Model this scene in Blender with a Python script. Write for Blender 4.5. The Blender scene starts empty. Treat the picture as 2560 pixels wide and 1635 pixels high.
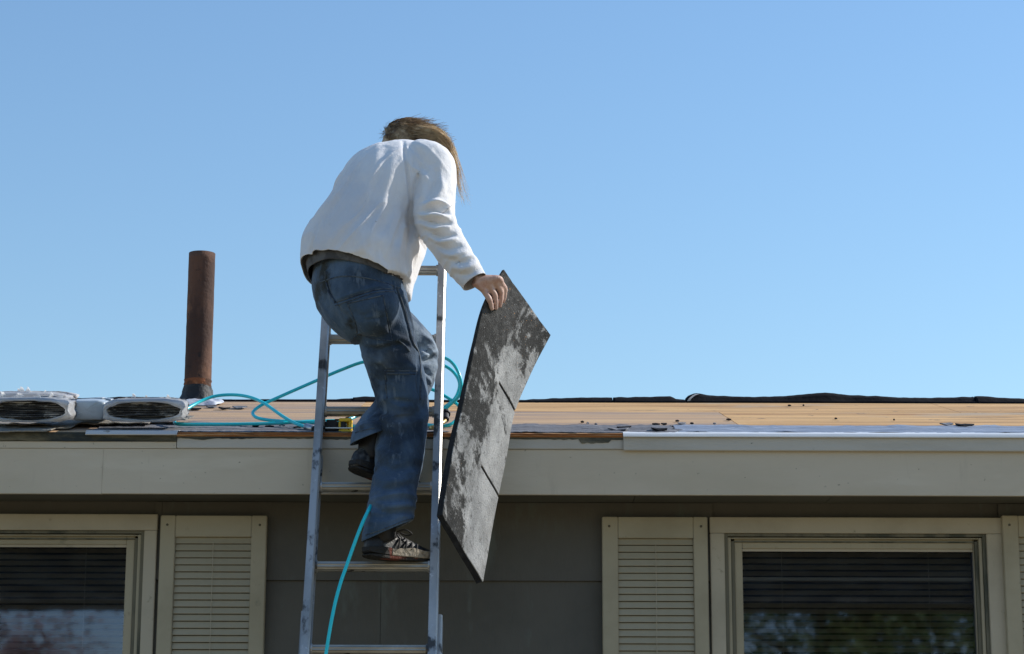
import bpy, bmesh, math, random
import numpy as np
from mathutils import Vector, Matrix, noise
from mathutils.bvhtree import BVHTree
from mathutils.kdtree import KDTree

random.seed(7)
RNG = np.random.default_rng(7)
SC = bpy.context.scene
COL = SC.collection
R = math.radians

# ------------------------------------------------------------------ camera
W0, H0, F0 = 2560.0, 1635.0, 5500.0          # photograph size and focal length in its pixels
CAM = Vector((0.0, -7.4, 1.6))
PITCH, ROLL = R(12.4), R(0.15)
cam_data = bpy.data.cameras.new('camera')
cam = bpy.data.objects.new('camera', cam_data)
COL.objects.link(cam)
MROT = Matrix.Rotation(math.pi/2 + PITCH, 3, 'X') @ Matrix.Rotation(ROLL, 3, 'Z')
cam.matrix_world = Matrix.Translation(CAM) @ MROT.to_4x4()
cam_data.sensor_fit = 'HORIZONTAL'
cam_data.sensor_width = 36.0
cam_data.lens = 36.0 * F0 / W0
cam_data.clip_start = 0.1
cam_data.clip_end = 2000.0
SC.camera = cam

# ------------------------------------------------------------------ sky and sun
SUN_EL, SUN_AZ = R(34), R(20)                # azimuth: beyond the facade plane, from the right
S_DIR = Vector((math.cos(SUN_EL)*math.cos(SUN_AZ), math.cos(SUN_EL)*math.sin(SUN_AZ), math.sin(SUN_EL)))
world = bpy.data.worlds.new('World')
SC.world = world
world.use_nodes = True
wn = world.node_tree.nodes
wl = world.node_tree.links
bg = wn['Background']
sky = wn.new('ShaderNodeTexSky')
sky.sky_type = 'NISHITA'
sky.sun_disc = False
sky.sun_elevation = SUN_EL
sky.sun_rotation = math.atan2(S_DIR.x, S_DIR.y)
sky.altitude = 0.0
sky.air_density = 1.45
sky.dust_density = 0.0
sky.ozone_density = 6.2
wl.new(sky.outputs[0], bg.inputs[0])
bg.inputs[1].default_value = 0.15
sun_data = bpy.data.lights.new('sun', 'SUN')
sun_data.energy = 5.0
sun_data.angle = R(0.53)
sun_data.color = (1.0, 0.95, 0.87)
sun = bpy.data.objects.new('sun', sun_data)
sun.rotation_euler = (-S_DIR).to_track_quat('-Z', 'Y').to_euler()
sun.location = (6, 2, 9)
COL.objects.link(sun)

vs = SC.view_settings
vs.view_transform = 'Standard'
vs.look = 'None'
vs.exposure = 0.05
vs.gamma = 1.0
vs.use_curve_mapping = False

# ------------------------------------------------------------------ geometry helpers
def ray(px, py):
    d = Vector(((px - W0/2)/F0, -(py - H0/2)/F0, -1.0))
    return (MROT @ d).normalized()

def P(px, py, Y):
    """point of the vertical plane at depth Y seen at a place of the photograph"""
    d = ray(px, py)
    return CAM + d*((Y - CAM.y)/d.y)

def Zat(py, Y=0.0, px=1280): return P(px, py, Y).z
def Xat(px, Y=0.0, py=1300): return P(px, py, Y).x

class MB:
    def __init__(self): self.v, self.f = [], []
    def add(self, vs_, fs_):
        o = len(self.v)
        self.v.extend([tuple(p) for p in vs_])
        self.f.extend([tuple(i + o for i in f) for f in fs_])
    def box(self, x0, x1, y0, y1, z0, z1):
        self.add([(x0,y0,z0),(x1,y0,z0),(x1,y1,z0),(x0,y1,z0),(x0,y0,z1),(x1,y0,z1),(x1,y1,z1),(x0,y1,z1)],
                 [(0,3,2,1),(4,5,6,7),(0,1,5,4),(1,2,6,5),(2,3,7,6),(3,0,4,7)])
        return self
    def prism(self, prof, a, b, fn):
        """extrude a closed 2-D profile from a to b; fn(u, v, w) -> point"""
        n = len(prof)
        self.add([fn(u, v, a) for u, v in prof] + [fn(u, v, b) for u, v in prof],
                 [(i, (i+1) % n, n + (i+1) % n, n + i) for i in range(n)] +
                 [tuple(range(n))[::-1], tuple(range(n, 2*n))])
        return self
    def loft(self, pts, radii, ref, sides=24, sub=4, power=2.0):
        pts, radii = spline(pts, radii, sub)
        n = len(pts); rings = []
        for i in range(n):
            t = pts[min(i+1, n-1)] - pts[max(i-1, 0)]
            t.normalize()
            rf = Vector((math.cos(radii[i][2]), -math.sin(radii[i][2]), 0)) if len(radii[i]) > 2 else ref
            A = rf - t*rf.dot(t)
            A.normalize()
            B = t.cross(A)
            a, b = radii[i][:2]
            ring = []
            for k in range(sides):
                th = 2*math.pi*k/sides
                c, s = math.cos(th), math.sin(th)
                if power != 2.0:
                    c = math.copysign(abs(c)**(2/power), c); s = math.copysign(abs(s)**(2/power), s)
                ring.append(pts[i] + A*(a*c) + B*(b*s))
            rings.append(ring)
        vs_ = [p for r_ in rings for p in r_]
        fs_ = [(i*sides+k, i*sides+(k+1) % sides, (i+1)*sides+(k+1) % sides, (i+1)*sides+k)
               for i in range(n-1) for k in range(sides)]
        fs_ += [tuple(range(sides))[::-1], tuple((n-1)*sides + k for k in range(sides))]
        self.add(vs_, fs_)
        return self
    def tube(self, pts, r, sides=8, sub=4, ref=Vector((0.3, 0.2, 1))):
        rr = r if isinstance(r, (list, tuple)) else [r]*len(pts)
        return self.loft(pts, [(q, q) for q in rr], ref, sides, sub)
    def ball(self, c, r, rx=None, nu=20, nv=12):
        """ellipsoid with semi-axes r = (a, b, c) in frame rx (3 vectors)"""
        rx = rx or (Vector((1,0,0)), Vector((0,1,0)), Vector((0,0,1)))
        vs_, fs_ = [], []
        for j in range(1, nv):
            ph = math.pi*j/nv
            for i in range(nu):
                th = 2*math.pi*i/nu
                vs_.append(c + rx[0]*(r[0]*math.sin(ph)*math.cos(th)) + rx[1]*(r[1]*math.sin(ph)*math.sin(th)) + rx[2]*(r[2]*math.cos(ph)))
        for j in range(nv-2):
            for i in range(nu):
                fs_.append((j*nu+i, (j+1)*nu+i, (j+1)*nu+(i+1) % nu, j*nu+(i+1) % nu))
        vs_ += [c + rx[2]*r[2], c - rx[2]*r[2]]
        n = (nv-1)*nu
        fs_ += [(n, i, (i+1) % nu) for i in range(nu)]
        fs_ += [(n+1, (nv-2)*nu+(i+1) % nu, (nv-2)*nu+i) for i in range(nu)]
        self.add(vs_, fs_)
        return self

def spline(pts, radii, sub):
    if sub <= 1 or len(pts) < 3: return [Vector(p) for p in pts], list(radii)
    q = [np.array(list(p) + list(r_)) for p, r_ in zip(pts, radii)]
    q = [2*q[0]-q[1]] + q + [2*q[-1]-q[-2]]
    out = []
    for i in range(1, len(q)-2):
        p0, p1, p2, p3 = q[i-1:i+3]
        for k in range(sub):
            t = k/sub
            out.append(.5*((2*p1) + (-p0+p2)*t + (2*p0-5*p1+4*p2-p3)*t*t + (-p0+3*p1-3*p2+p3)*t**3))
    out.append(q[-2])
    return [Vector(o[:3]) for o in out], [tuple(max(1e-4, x) for x in o[3:]) for o in out]

BASE = {}
def mesh_from(vs_, fs_, base, name, smooth=False):
    me = bpy.data.meshes.new(name)
    b = Vector(base)
    me.from_pydata([(p[0]-b.x, p[1]-b.y, p[2]-b.z) for p in vs_], [], fs_)
    bm = bmesh.new(); bm.from_mesh(me)
    bmesh.ops.recalc_face_normals(bm, faces=bm.faces)
    bm.to_mesh(me); bm.free()
    if smooth: me.polygons.foreach_set('use_smooth', [True]*len(me.polygons))
    return me

def build(name, mb, material, parent=None, base=None, smooth=False, bevel=0.0, auto=None):
    b = BASE[parent.name] if parent is not None else Vector(base if base is not None else (0, 0, 0))
    me = mesh_from(mb.v, mb.f, b, name, smooth)
    if bevel:
        bm = bmesh.new(); bm.from_mesh(me)
        es = [e for e in bm.edges if len(e.link_faces) == 2 and e.calc_face_angle(0) > R(35)]
        bmesh.ops.bevel(bm, geom=es, offset=bevel, segments=2, affect='EDGES', clamp_overlap=True)
        bm.to_mesh(me); bm.free()
    if auto is not None:
        me.polygons.foreach_set('use_smooth', [True]*len(me.polygons))
        me.set_sharp_from_angle(angle=R(auto))
    me.materials.append(material)
    o = bpy.data.objects.new(name, me)
    COL.objects.link(o)
    if parent is not None: o.parent = parent
    else: o.location = b
    BASE[o.name] = b
    return o

def piece(name, me, loc, parent, rot=None, scale=None):
    """a part that shares its mesh with alike pieces; loc in world space"""
    o = bpy.data.objects.new(name, me)
    COL.objects.link(o)
    o.parent = parent
    o.location = Vector(loc) - BASE[parent.name]
    if rot: o.rotation_euler = rot
    if scale: o.scale = scale
    BASE[o.name] = BASE[parent.name]
    return o

def thing(name, label, cat, base, group=None):
    o = bpy.data.objects.new(name, None)
    COL.objects.link(o)
    o.location = base
    o.empty_display_size = .1
    BASE[o.name] = Vector(base)
    return tag(o, label, cat, group)

def part(name, parent):
    """an Empty that is a part and parents sub-parts"""
    o = bpy.data.objects.new(name, None)
    COL.objects.link(o)
    o.parent = parent
    o.empty_display_size = .05
    BASE[o.name] = BASE[parent.name]
    return o

def tag(o, label=None, cat=None, group=None, kind=None):
    if label: o['label'] = label
    if cat: o['category'] = cat
    if group: o['group'] = group
    if kind: o['kind'] = kind
    return o

# ------------------------------------------------------------------ materials
def mat(name, col, rough=0.7, metal=0.0, spec=0.35, layers=(), bump=None, bump2=None, coat=0.0, sheen=0.0, trans=0.0, rough_var=None):
    """layers: (colour, noise scale, lo, hi, stretch xyz, detail) mixed over col one after another"""
    m = bpy.data.materials.new(name)
    m.use_nodes = True
    nt = m.node_tree; N = nt.nodes; L = nt.links
    b = N['Principled BSDF']
    b.inputs['Roughness'].default_value = rough
    b.inputs['Metallic'].default_value = metal
    b.inputs['Specular IOR Level'].default_value = spec
    if sheen: b.inputs['Sheen Weight'].default_value = sheen
    if coat: b.inputs['Coat Weight'].default_value = coat
    tc = N.new('ShaderNodeTexCoord')
    def noise_node(scale, stretch, detail, seed=0.0, rough_=.6):
        mp = N.new('ShaderNodeMapping')
        mp.inputs['Scale'].default_value = stretch
        mp.inputs['Location'].default_value = (seed*3.1, seed*1.7, seed*2.3)
        L.new(tc.outputs['Object'], mp.inputs[0])
        n = N.new('ShaderNodeTexNoise')
        n.inputs['Scale'].default_value = scale
        n.inputs['Detail'].default_value = detail
        n.inputs['Roughness'].default_value = rough_
        L.new(mp.outputs[0], n.inputs[0])
        return n
    cur = None
    rgb = N.new('ShaderNodeRGB'); rgb.outputs[0].default_value = (*col, 1)
    cur = rgb.outputs[0]
    for i, (c2, sc, lo, hi, st, det) in enumerate(layers):
        n = noise_node(sc, st, det, i+1.0)
        mr = N.new('ShaderNodeMapRange')
        mr.inputs['From Min'].default_value = lo
        mr.inputs['From Max'].default_value = hi
        mr.interpolation_type = 'SMOOTHSTEP'
        L.new(n.outputs['Fac'], mr.inputs['Value'])
        mx = N.new('ShaderNodeMix'); mx.data_type = 'RGBA'
        L.new(mr.outputs[0], mx.inputs['Factor'])
        L.new(cur, mx.inputs['A'])
        mx.inputs['B'].default_value = (*c2, 1)
        cur = mx.outputs['Result']
    L.new(cur, b.inputs['Base Color'])
    m['_out'] = 0
    nrm = None
    for bp in (bump, bump2):
        if not bp: continue
        sc, st, strength, det = bp
        n = noise_node(sc, st, det, 9.0 + sc)
        bn = N.new('ShaderNodeBump')
        bn.inputs['Strength'].default_value = strength
        bn.inputs['Distance'].default_value = 0.01
        L.new(n.outputs['Fac'], bn.inputs['Height'])
        if nrm: L.new(nrm, bn.inputs['Normal'])
        nrm = bn.outputs[0]
    if nrm: L.new(nrm, b.inputs['Normal'])
    if rough_var:
        n = noise_node(rough_var[0], (1, 1, 1), 4, 21.0)
        mr = N.new('ShaderNodeMapRange')
        mr.inputs['To Min'].default_value = rough_var[1]
        mr.inputs['To Max'].default_value = rough_var[2]
        mr.inputs['From Min'].default_value = .3; mr.inputs['From Max'].default_value = .7
        L.new(n.outputs['Fac'], mr.inputs['Value'])
        L.new(mr.outputs[0], b.inputs['Roughness'])
    if trans:
        t = N.new('ShaderNodeBsdfTranslucent')
        L.new(cur, t.inputs['Color'])
        ms = N.new('ShaderNodeMixShader'); ms.inputs[0].default_value = trans
        out = N['Material Output']
        L.new(b.outputs[0], ms.inputs[1]); L.new(t.outputs[0], ms.inputs[2])
        L.new(ms.outputs[0], out.inputs['Surface'])
    return m

I3 = (1, 1, 1)
M = {}
M['ground'] = mat('dry_lawn', (.36, .27, .15), .95, layers=[((.42, .33, .20), 1.5, .4, .65, I3, 6), ((.22, .19, .08), 9, .5, .65, I3, 5)], bump=(40, I3, .6, 4))
M['fascia'] = mat('fascia_paint', (.55, .485, .38), .55, layers=[((.50, .44, .335), 1.6, .42, .7, (1, 1, 3), 5), ((.59, .53, .425), 5, .55, .75, (.4, 1, 2), 4), ((.49, .43, .335), 6, .60, .76, (3, 1, .5), 6), ((.30, .27, .21), 55, .70, .74, I3, 3)], bump=(60, (.3, 1, 1), .12, 3))
M['fascia_old'] = mat('old_trim_paint', (.50, .475, .42), .6, layers=[((.43, .405, .35), 4, .45, .7, (.4, 1, 2), 5), ((.10, .10, .085), 30, .66, .72, (.5, 1, 1), 6)], bump=(50, (.4, 1, 1), .2, 3))
M['stain'] = mat('weathered_edge', (.07, .07, .055), .9, layers=[((.16, .15, .11), 14, .45, .6, (.3, 1, 1), 6), ((.03, .04, .045), 9, .5, .62, (.4, 1, 1), 6)], bump=(60, (.4, 1, 1), .8, 4))
M['soffit'] = mat('soffit_paint', (.11, .11, .095), .8, layers=[((.085, .085, .075), 3, .4, .7, I3, 4)])
M['siding'] = mat('siding_paint', (.108, .102, .088), .75, layers=[((.087, .083, .072), 2.5, .4, .7, I3, 5), ((.12, .13, .115), 14, .55, .75, (1, 1, .3), 4)], bump=(90, (1, 1, .2), .15, 3))
M['trim'] = mat('trim_paint', (.39, .345, .245), .5, layers=[((.33, .29, .20), 3, .42, .68, I3, 5), ((.25, .23, .16), 20, .62, .75, I3, 5)], bump=(50, I3, .08, 3))
M['casing'] = mat('casing_paint', (.45, .40, .305), .5, layers=[((.38, .335, .25), 3, .42, .68, I3, 5), ((.25, .23, .16), 22, .64, .76, I3, 5)], bump=(50, I3, .08, 3))
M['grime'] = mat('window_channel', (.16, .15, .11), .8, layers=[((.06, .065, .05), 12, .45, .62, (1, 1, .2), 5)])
M['blind'] = mat('blind_slat', (.55, .52, .42), .5)
M['bar_pale'] = mat('pale_bar', (.55, .53, .47), .4)
M['screw'] = mat('screw_head', (.12, .11, .08), .5, metal=.5)
M['room'] = mat('room_interior', (.10, .09, .08), .9)
M['ply'] = mat('plywood', (.63, .375, .16), .8, layers=[((.39, .205, .08), 3.0, .44, .60, (.22, 4, 4), 9), ((.78, .50, .21), 7, .50, .68, (.20, 7, 7), 8), ((.20, .11, .055), 12, .57, .66, (.07, 5, 5), 8), ((.20, .13, .08), 7, .62, .70, (.35, 1.5, 1.5), 7), ((.44, .33, .22), 1.6, .55, .70, (1, 1.5, 1.5), 6), ((.15, .10, .07), 45, .66, .70, (.3, .25, .25), 4)], bump=(35, (.08, 5, 5), .35, 5))
M['ply_old'] = mat('weathered_plywood', (.50, .32, .18), .85, layers=[((.31, .225, .175), 3.0, .42, .60, (.25, 4, 4), 9), ((.62, .43, .24), 6, .50, .68, (.2, 7, 7), 8), ((.17, .13, .11), 28, .58, .69, (.06, 8, 8), 6)], bump=(35, (.08, 5, 5), .4, 5))
M['ply_edge'] = mat('plywood_edge', (.36, .15, .055), .85, layers=[((.60, .36, .18), 60, .50, .58, (.02, 1, 2.2), 4), ((.10, .045, .02), 25, .56, .66, (.15, 1, 2), 5)], bump=(60, (.1, 1, 3), .6, 4))
M['felt'] = mat('roofing_felt', (.006, .006, .008), .9, spec=.1, layers=[((.012, .012, .014), 6, .5, .7, I3, 5)], bump=(40, I3, .4, 4))
M['old_shingle'] = mat('old_shingle_granules', (.34, .31, .26), .95, layers=[((.16, .145, .125), 4, .48, .66, (.4, 2, 2), 6), ((.30, .28, .24), 60, .56, .68, (.5, 1, 1), 5), ((.04, .04, .04), 26, .60, .68, (.2, 1, 1), 5)], bump=(130, I3, .9, 4))
M['old_felt'] = mat('grey_old_felt', (.20, .20, .215), .85, layers=[((.09, .09, .10), 9, .44, .6, (.1, 4, 4), 6), ((.34, .34, .36), 14, .56, .68, (.07, 5, 5), 5), ((.02, .02, .02), 16, .66, .70, (.35, 1, 1), 6)], bump=(60, (.2, 2, 2), .7, 4))
M['membrane'] = mat('membrane_film', (.22, .23, .27), .38, spec=.5, layers=[((.35, .37, .41), 8, .46, .62, (.25, 4, 4), 6), ((.60, .63, .70), 22, .60, .68, (.2, 4, 4), 5), ((.10, .12, .17), 16, .60, .70, (.15, 4, 4), 5)], bump=(16, (.35, 3, 3), 1.0, 5))
M['drip'] = mat('white_drip_edge', (.80, .79, .77), .35, spec=.5, layers=[((.74, .73, .71), 2, .4, .7, I3, 4)])
M['drip_old'] = mat('old_drip_edge', (.55, .54, .53), .5, layers=[((.40, .39, .36), 6, .45, .65, (.4, 1, 1), 5), ((.2, .19, .17), 25, .62, .72, (.4, 1, 1), 5)])
M['rust'] = mat('rusty_cast_iron', (.125, .062, .040), .85, layers=[((.060, .032, .024), 7, .42, .62, (1, 1, .35), 7), ((.21, .10, .055), 10, .56, .72, (1, 1, .5), 7), ((.03, .022, .02), 24, .62, .70, I3, 6)], bump=(45, I3, .5, 5))
M['rust_band'] = mat('bright_rust_band', (.24, .085, .035), .9, layers=[((.08, .04, .025), 18, .45, .6, I3, 6), ((.34, .15, .07), 30, .58, .7, I3, 6)], bump=(50, I3, .8, 5))
M['tar'] = mat('roof_tar', (.02, .02, .021), .6, layers=[((.09, .09, .085), 11, .52, .68, I3, 6)], bump=(28, I3, .8, 4))
M['lead'] = mat('flashing_metal', (.62, .63, .66), .5, metal=.1, layers=[((.25, .28, .36), 11, .46, .62, I3, 6), ((.08, .08, .09), 16, .64, .72, I3, 5)], bump=(18, I3, .5, 4))
M['plastic'] = mat('white_plastic_wrap', (.80, .80, .80), .35, spec=.5, layers=[((.66, .67, .69), 6, .42, .65, I3, 5), ((.42, .42, .43), 26, .64, .74, I3, 5)], bump=(22, I3, .9, 5), trans=.55)
M['plastic_shaded'] = mat('shaded_plastic_wrap', (.52, .57, .60), .3, spec=.5, layers=[((.42, .47, .50), 5, .4, .65, I3, 4)], bump=(14, I3, .35, 4))  # white wrap away from the sun, its shade put into the blue-grey
M['new_shingle'] = mat('new_shingle', (.040, .040, .042), .9, layers=[((.13, .13, .13), 30, .46, .62, (.35, 1, 1), 5), ((.42, .41, .39), 45, .56, .66, (.3, 1, 1.2), 5)], bump=(140, I3, .8, 3))
M['alu'] = mat('aluminium', (.52, .51, .49), .42, metal=.5, layers=[((.34, .34, .33), 5, .45, .65, (1, 1, .4), 6), ((.085, .08, .075), 15, .55, .64, (1, 1, .4), 8), ((.70, .70, .70), 34, .62, .72, I3, 4)], bump=(26, I3, .12, 4), rough_var=(9, .28, .5))
M['rung'] = mat('worn_rung', (.50, .49, .46), .45, metal=.75, layers=[((.33, .31, .27), 7, .45, .65, (.4, 1, 1), 6), ((.07, .065, .06), 24, .61, .68, (.6, 1, 1), 6), ((.23, .10, .06), 12, .72, .76, I3, 5)], bump=(26, I3, .15, 4))
M['cap'] = mat('rail_end_cap', (.10, .085, .06), .6)
M['hose'] = mat('teal_hose', (.015, .62, .69), .28, spec=.6, layers=[((.012, .52, .58), 3, .4, .7, I3, 3)], coat=.2)
M['black'] = mat('black_rubber', (.015, .015, .017), .5)
M['steel'] = mat('steel_fitting', (.5, .5, .5), .35, metal=.9)
M['brass'] = mat('brass_fitting', (.6, .45, .2), .35, metal=.9)
M['yellow'] = mat('yellow_plastic', (.92, .62, .01), .4, spec=.5)
M['shirt'] = mat('off_white_cotton', (.76, .745, .745), .9, spec=.15, sheen=.25, layers=[((.64, .64, .67), 3, .42, .68, I3, 4), ((.50, .48, .45), 9, .63, .76, I3, 6), ((.36, .34, .31), 42, .70, .76, I3, 4)], bump=(150, I3, .2, 3), bump2=(20, (1, 1, .55), .5, 4))
M['shirt_under'] = mat('grey_undershirt', (.12, .12, .125), .9, spec=.15, layers=[((.07, .07, .075), 20, .45, .6, I3, 4)], bump=(60, I3, .3, 3))
M['skin'] = mat('skin', (.55, .36, .29), .5, spec=.4, layers=[((.46, .26, .205), 30, .48, .65, I3, 4), ((.58, .38, .29), 50, .56, .7, I3, 4)], bump=(90, I3, .25, 4))
M['hair'] = mat('dark_blond_hair', (.36, .235, .12), .42, spec=.5, layers=[((.17, .10, .048), 30, .45, .60, I3, 4), ((.66, .50, .31), 22, .50, .66, I3, 4)], trans=.25)
M['hair_sunlit'] = mat('sunlit_hair', (.68, .52, .31), .4, spec=.5, layers=[((.42, .29, .15), 26, .48, .64, I3, 4), ((.85, .72, .50), 22, .50, .66, I3, 4)], trans=.45)  # paler copy of the hair colour with sunlight painted in
M['shoe'] = mat('grey_black_shoe_upper', (.022, .022, .024), .5, spec=.35, layers=[((.11, .11, .108), 12, .50, .55, I3, 2)], bump=(70, I3, .3, 3))
M['midsole'] = mat('cream_midsole', (.40, .35, .28), .7, layers=[((.22, .19, .15), 30, .5, .65, I3, 4)], bump=(60, I3, .7, 3))
M['outsole'] = mat('black_outsole', (.018, .017, .016), .7, layers=[((.14, .035, .02), 7, .60, .64, I3, 2)], bump=(60, I3, .5, 3))
M['lace'] = mat('dark_lace', (.03, .03, .032), .7)
M['bark'] = mat('bark', (.12, .09, .065), .95, layers=[((.06, .045, .035), 9, .4, .6, (1, 1, .2), 6)], bump=(14, (1, 1, .2), 1.0, 5))
M['leaf'] = mat('green_leaves', (.17, .24, .06), .6, layers=[((.34, .36, .09), .8, .45, .65, I3, 3), ((.04, .07, .02), 1.7, .5, .65, I3, 3)], trans=.35)
M['leaf_red'] = mat('russet_leaves', (.42, .22, .17), .6, layers=[((.52, .34, .25), .8, .45, .65, I3, 3), ((.16, .09, .07), 1.7, .5, .65, I3, 3)], trans=.35)
M['leaf_dry'] = mat('dry_leaf', (.40, .18, .05), .8)

def denim():
    """indigo turned pale where the mesh attribute 'wear' paints in sunlight on knee and hem, plus slight rubbing"""
    m = mat('faded_denim', (.048, .082, .132), .85, spec=.2, sheen=.1,
            layers=[((.095, .145, .215), 6, .44, .64, (1, 1, .6), 7), ((.020, .034, .056), 4, .52, .68, I3, 6), ((.028, .032, .031), 6, .57, .70, I3, 6), ((.10, .135, .18), 26, .56, .68, (1.4, 1.4, .35), 6), ((.20, .24, .28), 70, .70, .77, (1, 1, .6), 4)],
            bump=(170, I3, .3, 3), bump2=(14, I3, .3, 4))
    nt = m.node_tree; N = nt.nodes; L = nt.links
    b = N['Principled BSDF']
    src = b.inputs['Base Color'].links[0].from_socket
    at = N.new('ShaderNodeAttribute'); at.attribute_name = 'sunlit_wear'
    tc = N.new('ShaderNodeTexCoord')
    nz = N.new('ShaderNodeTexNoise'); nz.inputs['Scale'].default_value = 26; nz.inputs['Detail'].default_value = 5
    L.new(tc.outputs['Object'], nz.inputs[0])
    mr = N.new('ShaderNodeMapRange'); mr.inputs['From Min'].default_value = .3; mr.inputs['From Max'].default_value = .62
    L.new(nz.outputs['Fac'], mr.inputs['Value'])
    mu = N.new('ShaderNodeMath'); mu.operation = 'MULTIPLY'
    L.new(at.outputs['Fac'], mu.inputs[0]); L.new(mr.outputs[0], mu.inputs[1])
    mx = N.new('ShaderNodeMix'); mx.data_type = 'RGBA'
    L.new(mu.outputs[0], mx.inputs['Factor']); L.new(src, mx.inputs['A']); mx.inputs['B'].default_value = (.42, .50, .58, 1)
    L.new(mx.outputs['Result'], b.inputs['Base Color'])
    return m
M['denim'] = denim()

def asphalt_sheet():
    """granules rubbed to pale dust; bare dark patches mostly on the half that was lapped under"""
    m = bpy.data.materials.new('torn_off_shingle')
    m.use_nodes = True
    nt = m.node_tree; N = nt.nodes; L = nt.links
    b = N['Principled BSDF']; b.inputs['Roughness'].default_value = .92; b.inputs['Specular IOR Level'].default_value = .2
    al = N.new('ShaderNodeAttribute'); al.attribute_name = 'along'
    ac = N.new('ShaderNodeAttribute'); ac.attribute_name = 'across'
    cx = N.new('ShaderNodeCombineXYZ'); L.new(al.outputs['Fac'], cx.inputs[0]); L.new(ac.outputs['Fac'], cx.inputs[1])
    def nz(scale, stretch, det, seed, rough=.6, dist=0.):
        mp = N.new('ShaderNodeMapping'); mp.inputs['Scale'].default_value = (*stretch, 1); mp.inputs['Location'].default_value = (seed, seed*1.7, seed*.3)
        L.new(cx.outputs[0], mp.inputs[0])
        n = N.new('ShaderNodeTexNoise'); n.inputs['Scale'].default_value = scale; n.inputs['Detail'].default_value = det; n.inputs['Roughness'].default_value = rough; n.inputs['Distortion'].default_value = dist
        L.new(mp.outputs[0], n.inputs[0]); return n.outputs['Fac']
    def mr(sock, a0, a1, t0=0., t1=1.):
        q = N.new('ShaderNodeMapRange'); q.interpolation_type = 'SMOOTHSTEP'
        for k, v in zip(('From Min', 'From Max', 'To Min', 'To Max'), (a0, a1, t0, t1)): q.inputs[k].default_value = v
        L.new(sock, q.inputs['Value']); return q.outputs[0]
    def op(o, a0, a1):
        q = N.new('ShaderNodeMath'); q.operation = o
        for i_, v in enumerate((a0, a1)):
            if isinstance(v, (int, float)): q.inputs[i_].default_value = v
            else: L.new(v, q.inputs[i_])
        return q.outputs[0]
    def mix(f, A, B):
        q = N.new('ShaderNodeMix'); q.data_type = 'RGBA'; L.new(f, q.inputs['Factor'])
        if isinstance(A, tuple): q.inputs['A'].default_value = (*A, 1)
        else: L.new(A, q.inputs['A'])
        q.inputs['B'].default_value = (*B, 1); return q.outputs['Result']
    col = mix(mr(nz(9, (1, .4), 8, 3.), .38, .64), (.29, .287, .276), (.45, .445, .43))
    # share of bare surface: high on the lapped half and round the held corner
    lap = mr(ac.outputs['Fac'], .40, .58, .10, -.045)
    top = mr(al.outputs['Fac'], .05, .34, .14, 0.)
    share = op('ADD', lap, top)
    bare = mr(op('ADD', nz(6.5, (1, .38), 10, 11., .72, .25), share), .535, .60)
    col = mix(bare, col, (.046, .045, .042))
    fine = mr(op('ADD', nz(34, (1, .34), 7, 5., .7), op('MULTIPLY', share, .5)), .55, .66)
    col = mix(op('MULTIPLY', fine, .75), col, (.095, .093, .088))
    speck = mr(nz(120, (1, .34), 4, 7., .7), .60, .70)
    col = mix(op('MULTIPLY', speck, .8), col, (.50, .49, .47))
    dark = mr(nz(95, (1, .34), 5, 27., .75), .56, .68)
    col = mix(op('MULTIPLY', dark, .7), col, (.06, .06, .058))
    rust = mr(op('ADD', nz(90, (1, .34), 2, 9.), op('MULTIPLY', top, .35)), .735, .765)
    col = mix(rust, col, (.50, .25, .09))
    # pale rub line along the lap
    ln = op('MULTIPLY', mr(op('ABSOLUTE', op('SUBTRACT', ac.outputs['Fac'], op('ADD', .47, op('MULTIPLY', nz(6, (1, .1), 4, 15.), .05))), 0.), .008, .03, 1., 0.), mr(nz(22, (1, .3), 6, 17.), .42, .56))
    col = mix(op('MULTIPLY', ln, .35), col, (.56, .55, .53))
    L.new(col, b.inputs['Base Color'])
    bp = N.new('ShaderNodeBump'); bp.inputs['Strength'].default_value = .9; bp.inputs['Distance'].default_value = .005
    L.new(nz(150, (1, .34), 4, 21., .7), bp.inputs['Height']); L.new(bp.outputs[0], b.inputs['Normal'])
    return m
M['asphalt'] = asphalt_sheet()
M['asphalt_back'] = mat('shingle_underside', (.014, .014, .016), .8, layers=[((.03, .03, .032), 20, .5, .65, I3, 5)], bump=(60, I3, .5, 4))

def glass_mat():
    m = bpy.data.materials.new('window_glass')
    m.use_nodes = True
    nt = m.node_tree; N = nt.nodes; L = nt.links
    N.remove(N['Principled BSDF'])
    tr = N.new('ShaderNodeBsdfTransparent'); tr.inputs[0].default_value = (.88, .88, .86, 1)
    gl = N.new('ShaderNodeBsdfGlossy'); gl.inputs['Roughness'].default_value = .024
    gl.inputs['Color'].default_value = (.47, .58, .92, 1)
    fr = N.new('ShaderNodeFresnel'); fr.inputs[0].default_value = 2.5
    mx = N.new('ShaderNodeMixShader')
    L.new(fr.outputs[0], mx.inputs[0]); L.new(tr.outputs[0], mx.inputs[1]); L.new(gl.outputs[0], mx.inputs[2])
    L.new(mx.outputs[0], N['Material Output'].inputs['Surface'])
    tc = N.new('ShaderNodeTexCoord'); nz = N.new('ShaderNodeTexNoise'); nz.inputs['Scale'].default_value = 3
    bp = N.new('ShaderNodeBump'); bp.inputs['Strength'].default_value = .012; bp.inputs['Distance'].default_value = .02
    L.new(tc.outputs['Object'], nz.inputs[0]); L.new(nz.outputs['Fac'], bp.inputs['Height']); L.new(bp.outputs[0], gl.inputs['Normal'])
    return m
M['glass'] = glass_mat()

# ------------------------------------------------------------------ ground
gmb = MB()
gmb.add([(-600, -600, 0), (600, -600, 0), (600, 600, 0), (-600, 600, 0)], [(0, 1, 2, 3)])
tag(build('ground', gmb, M['ground']), kind='structure')

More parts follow.
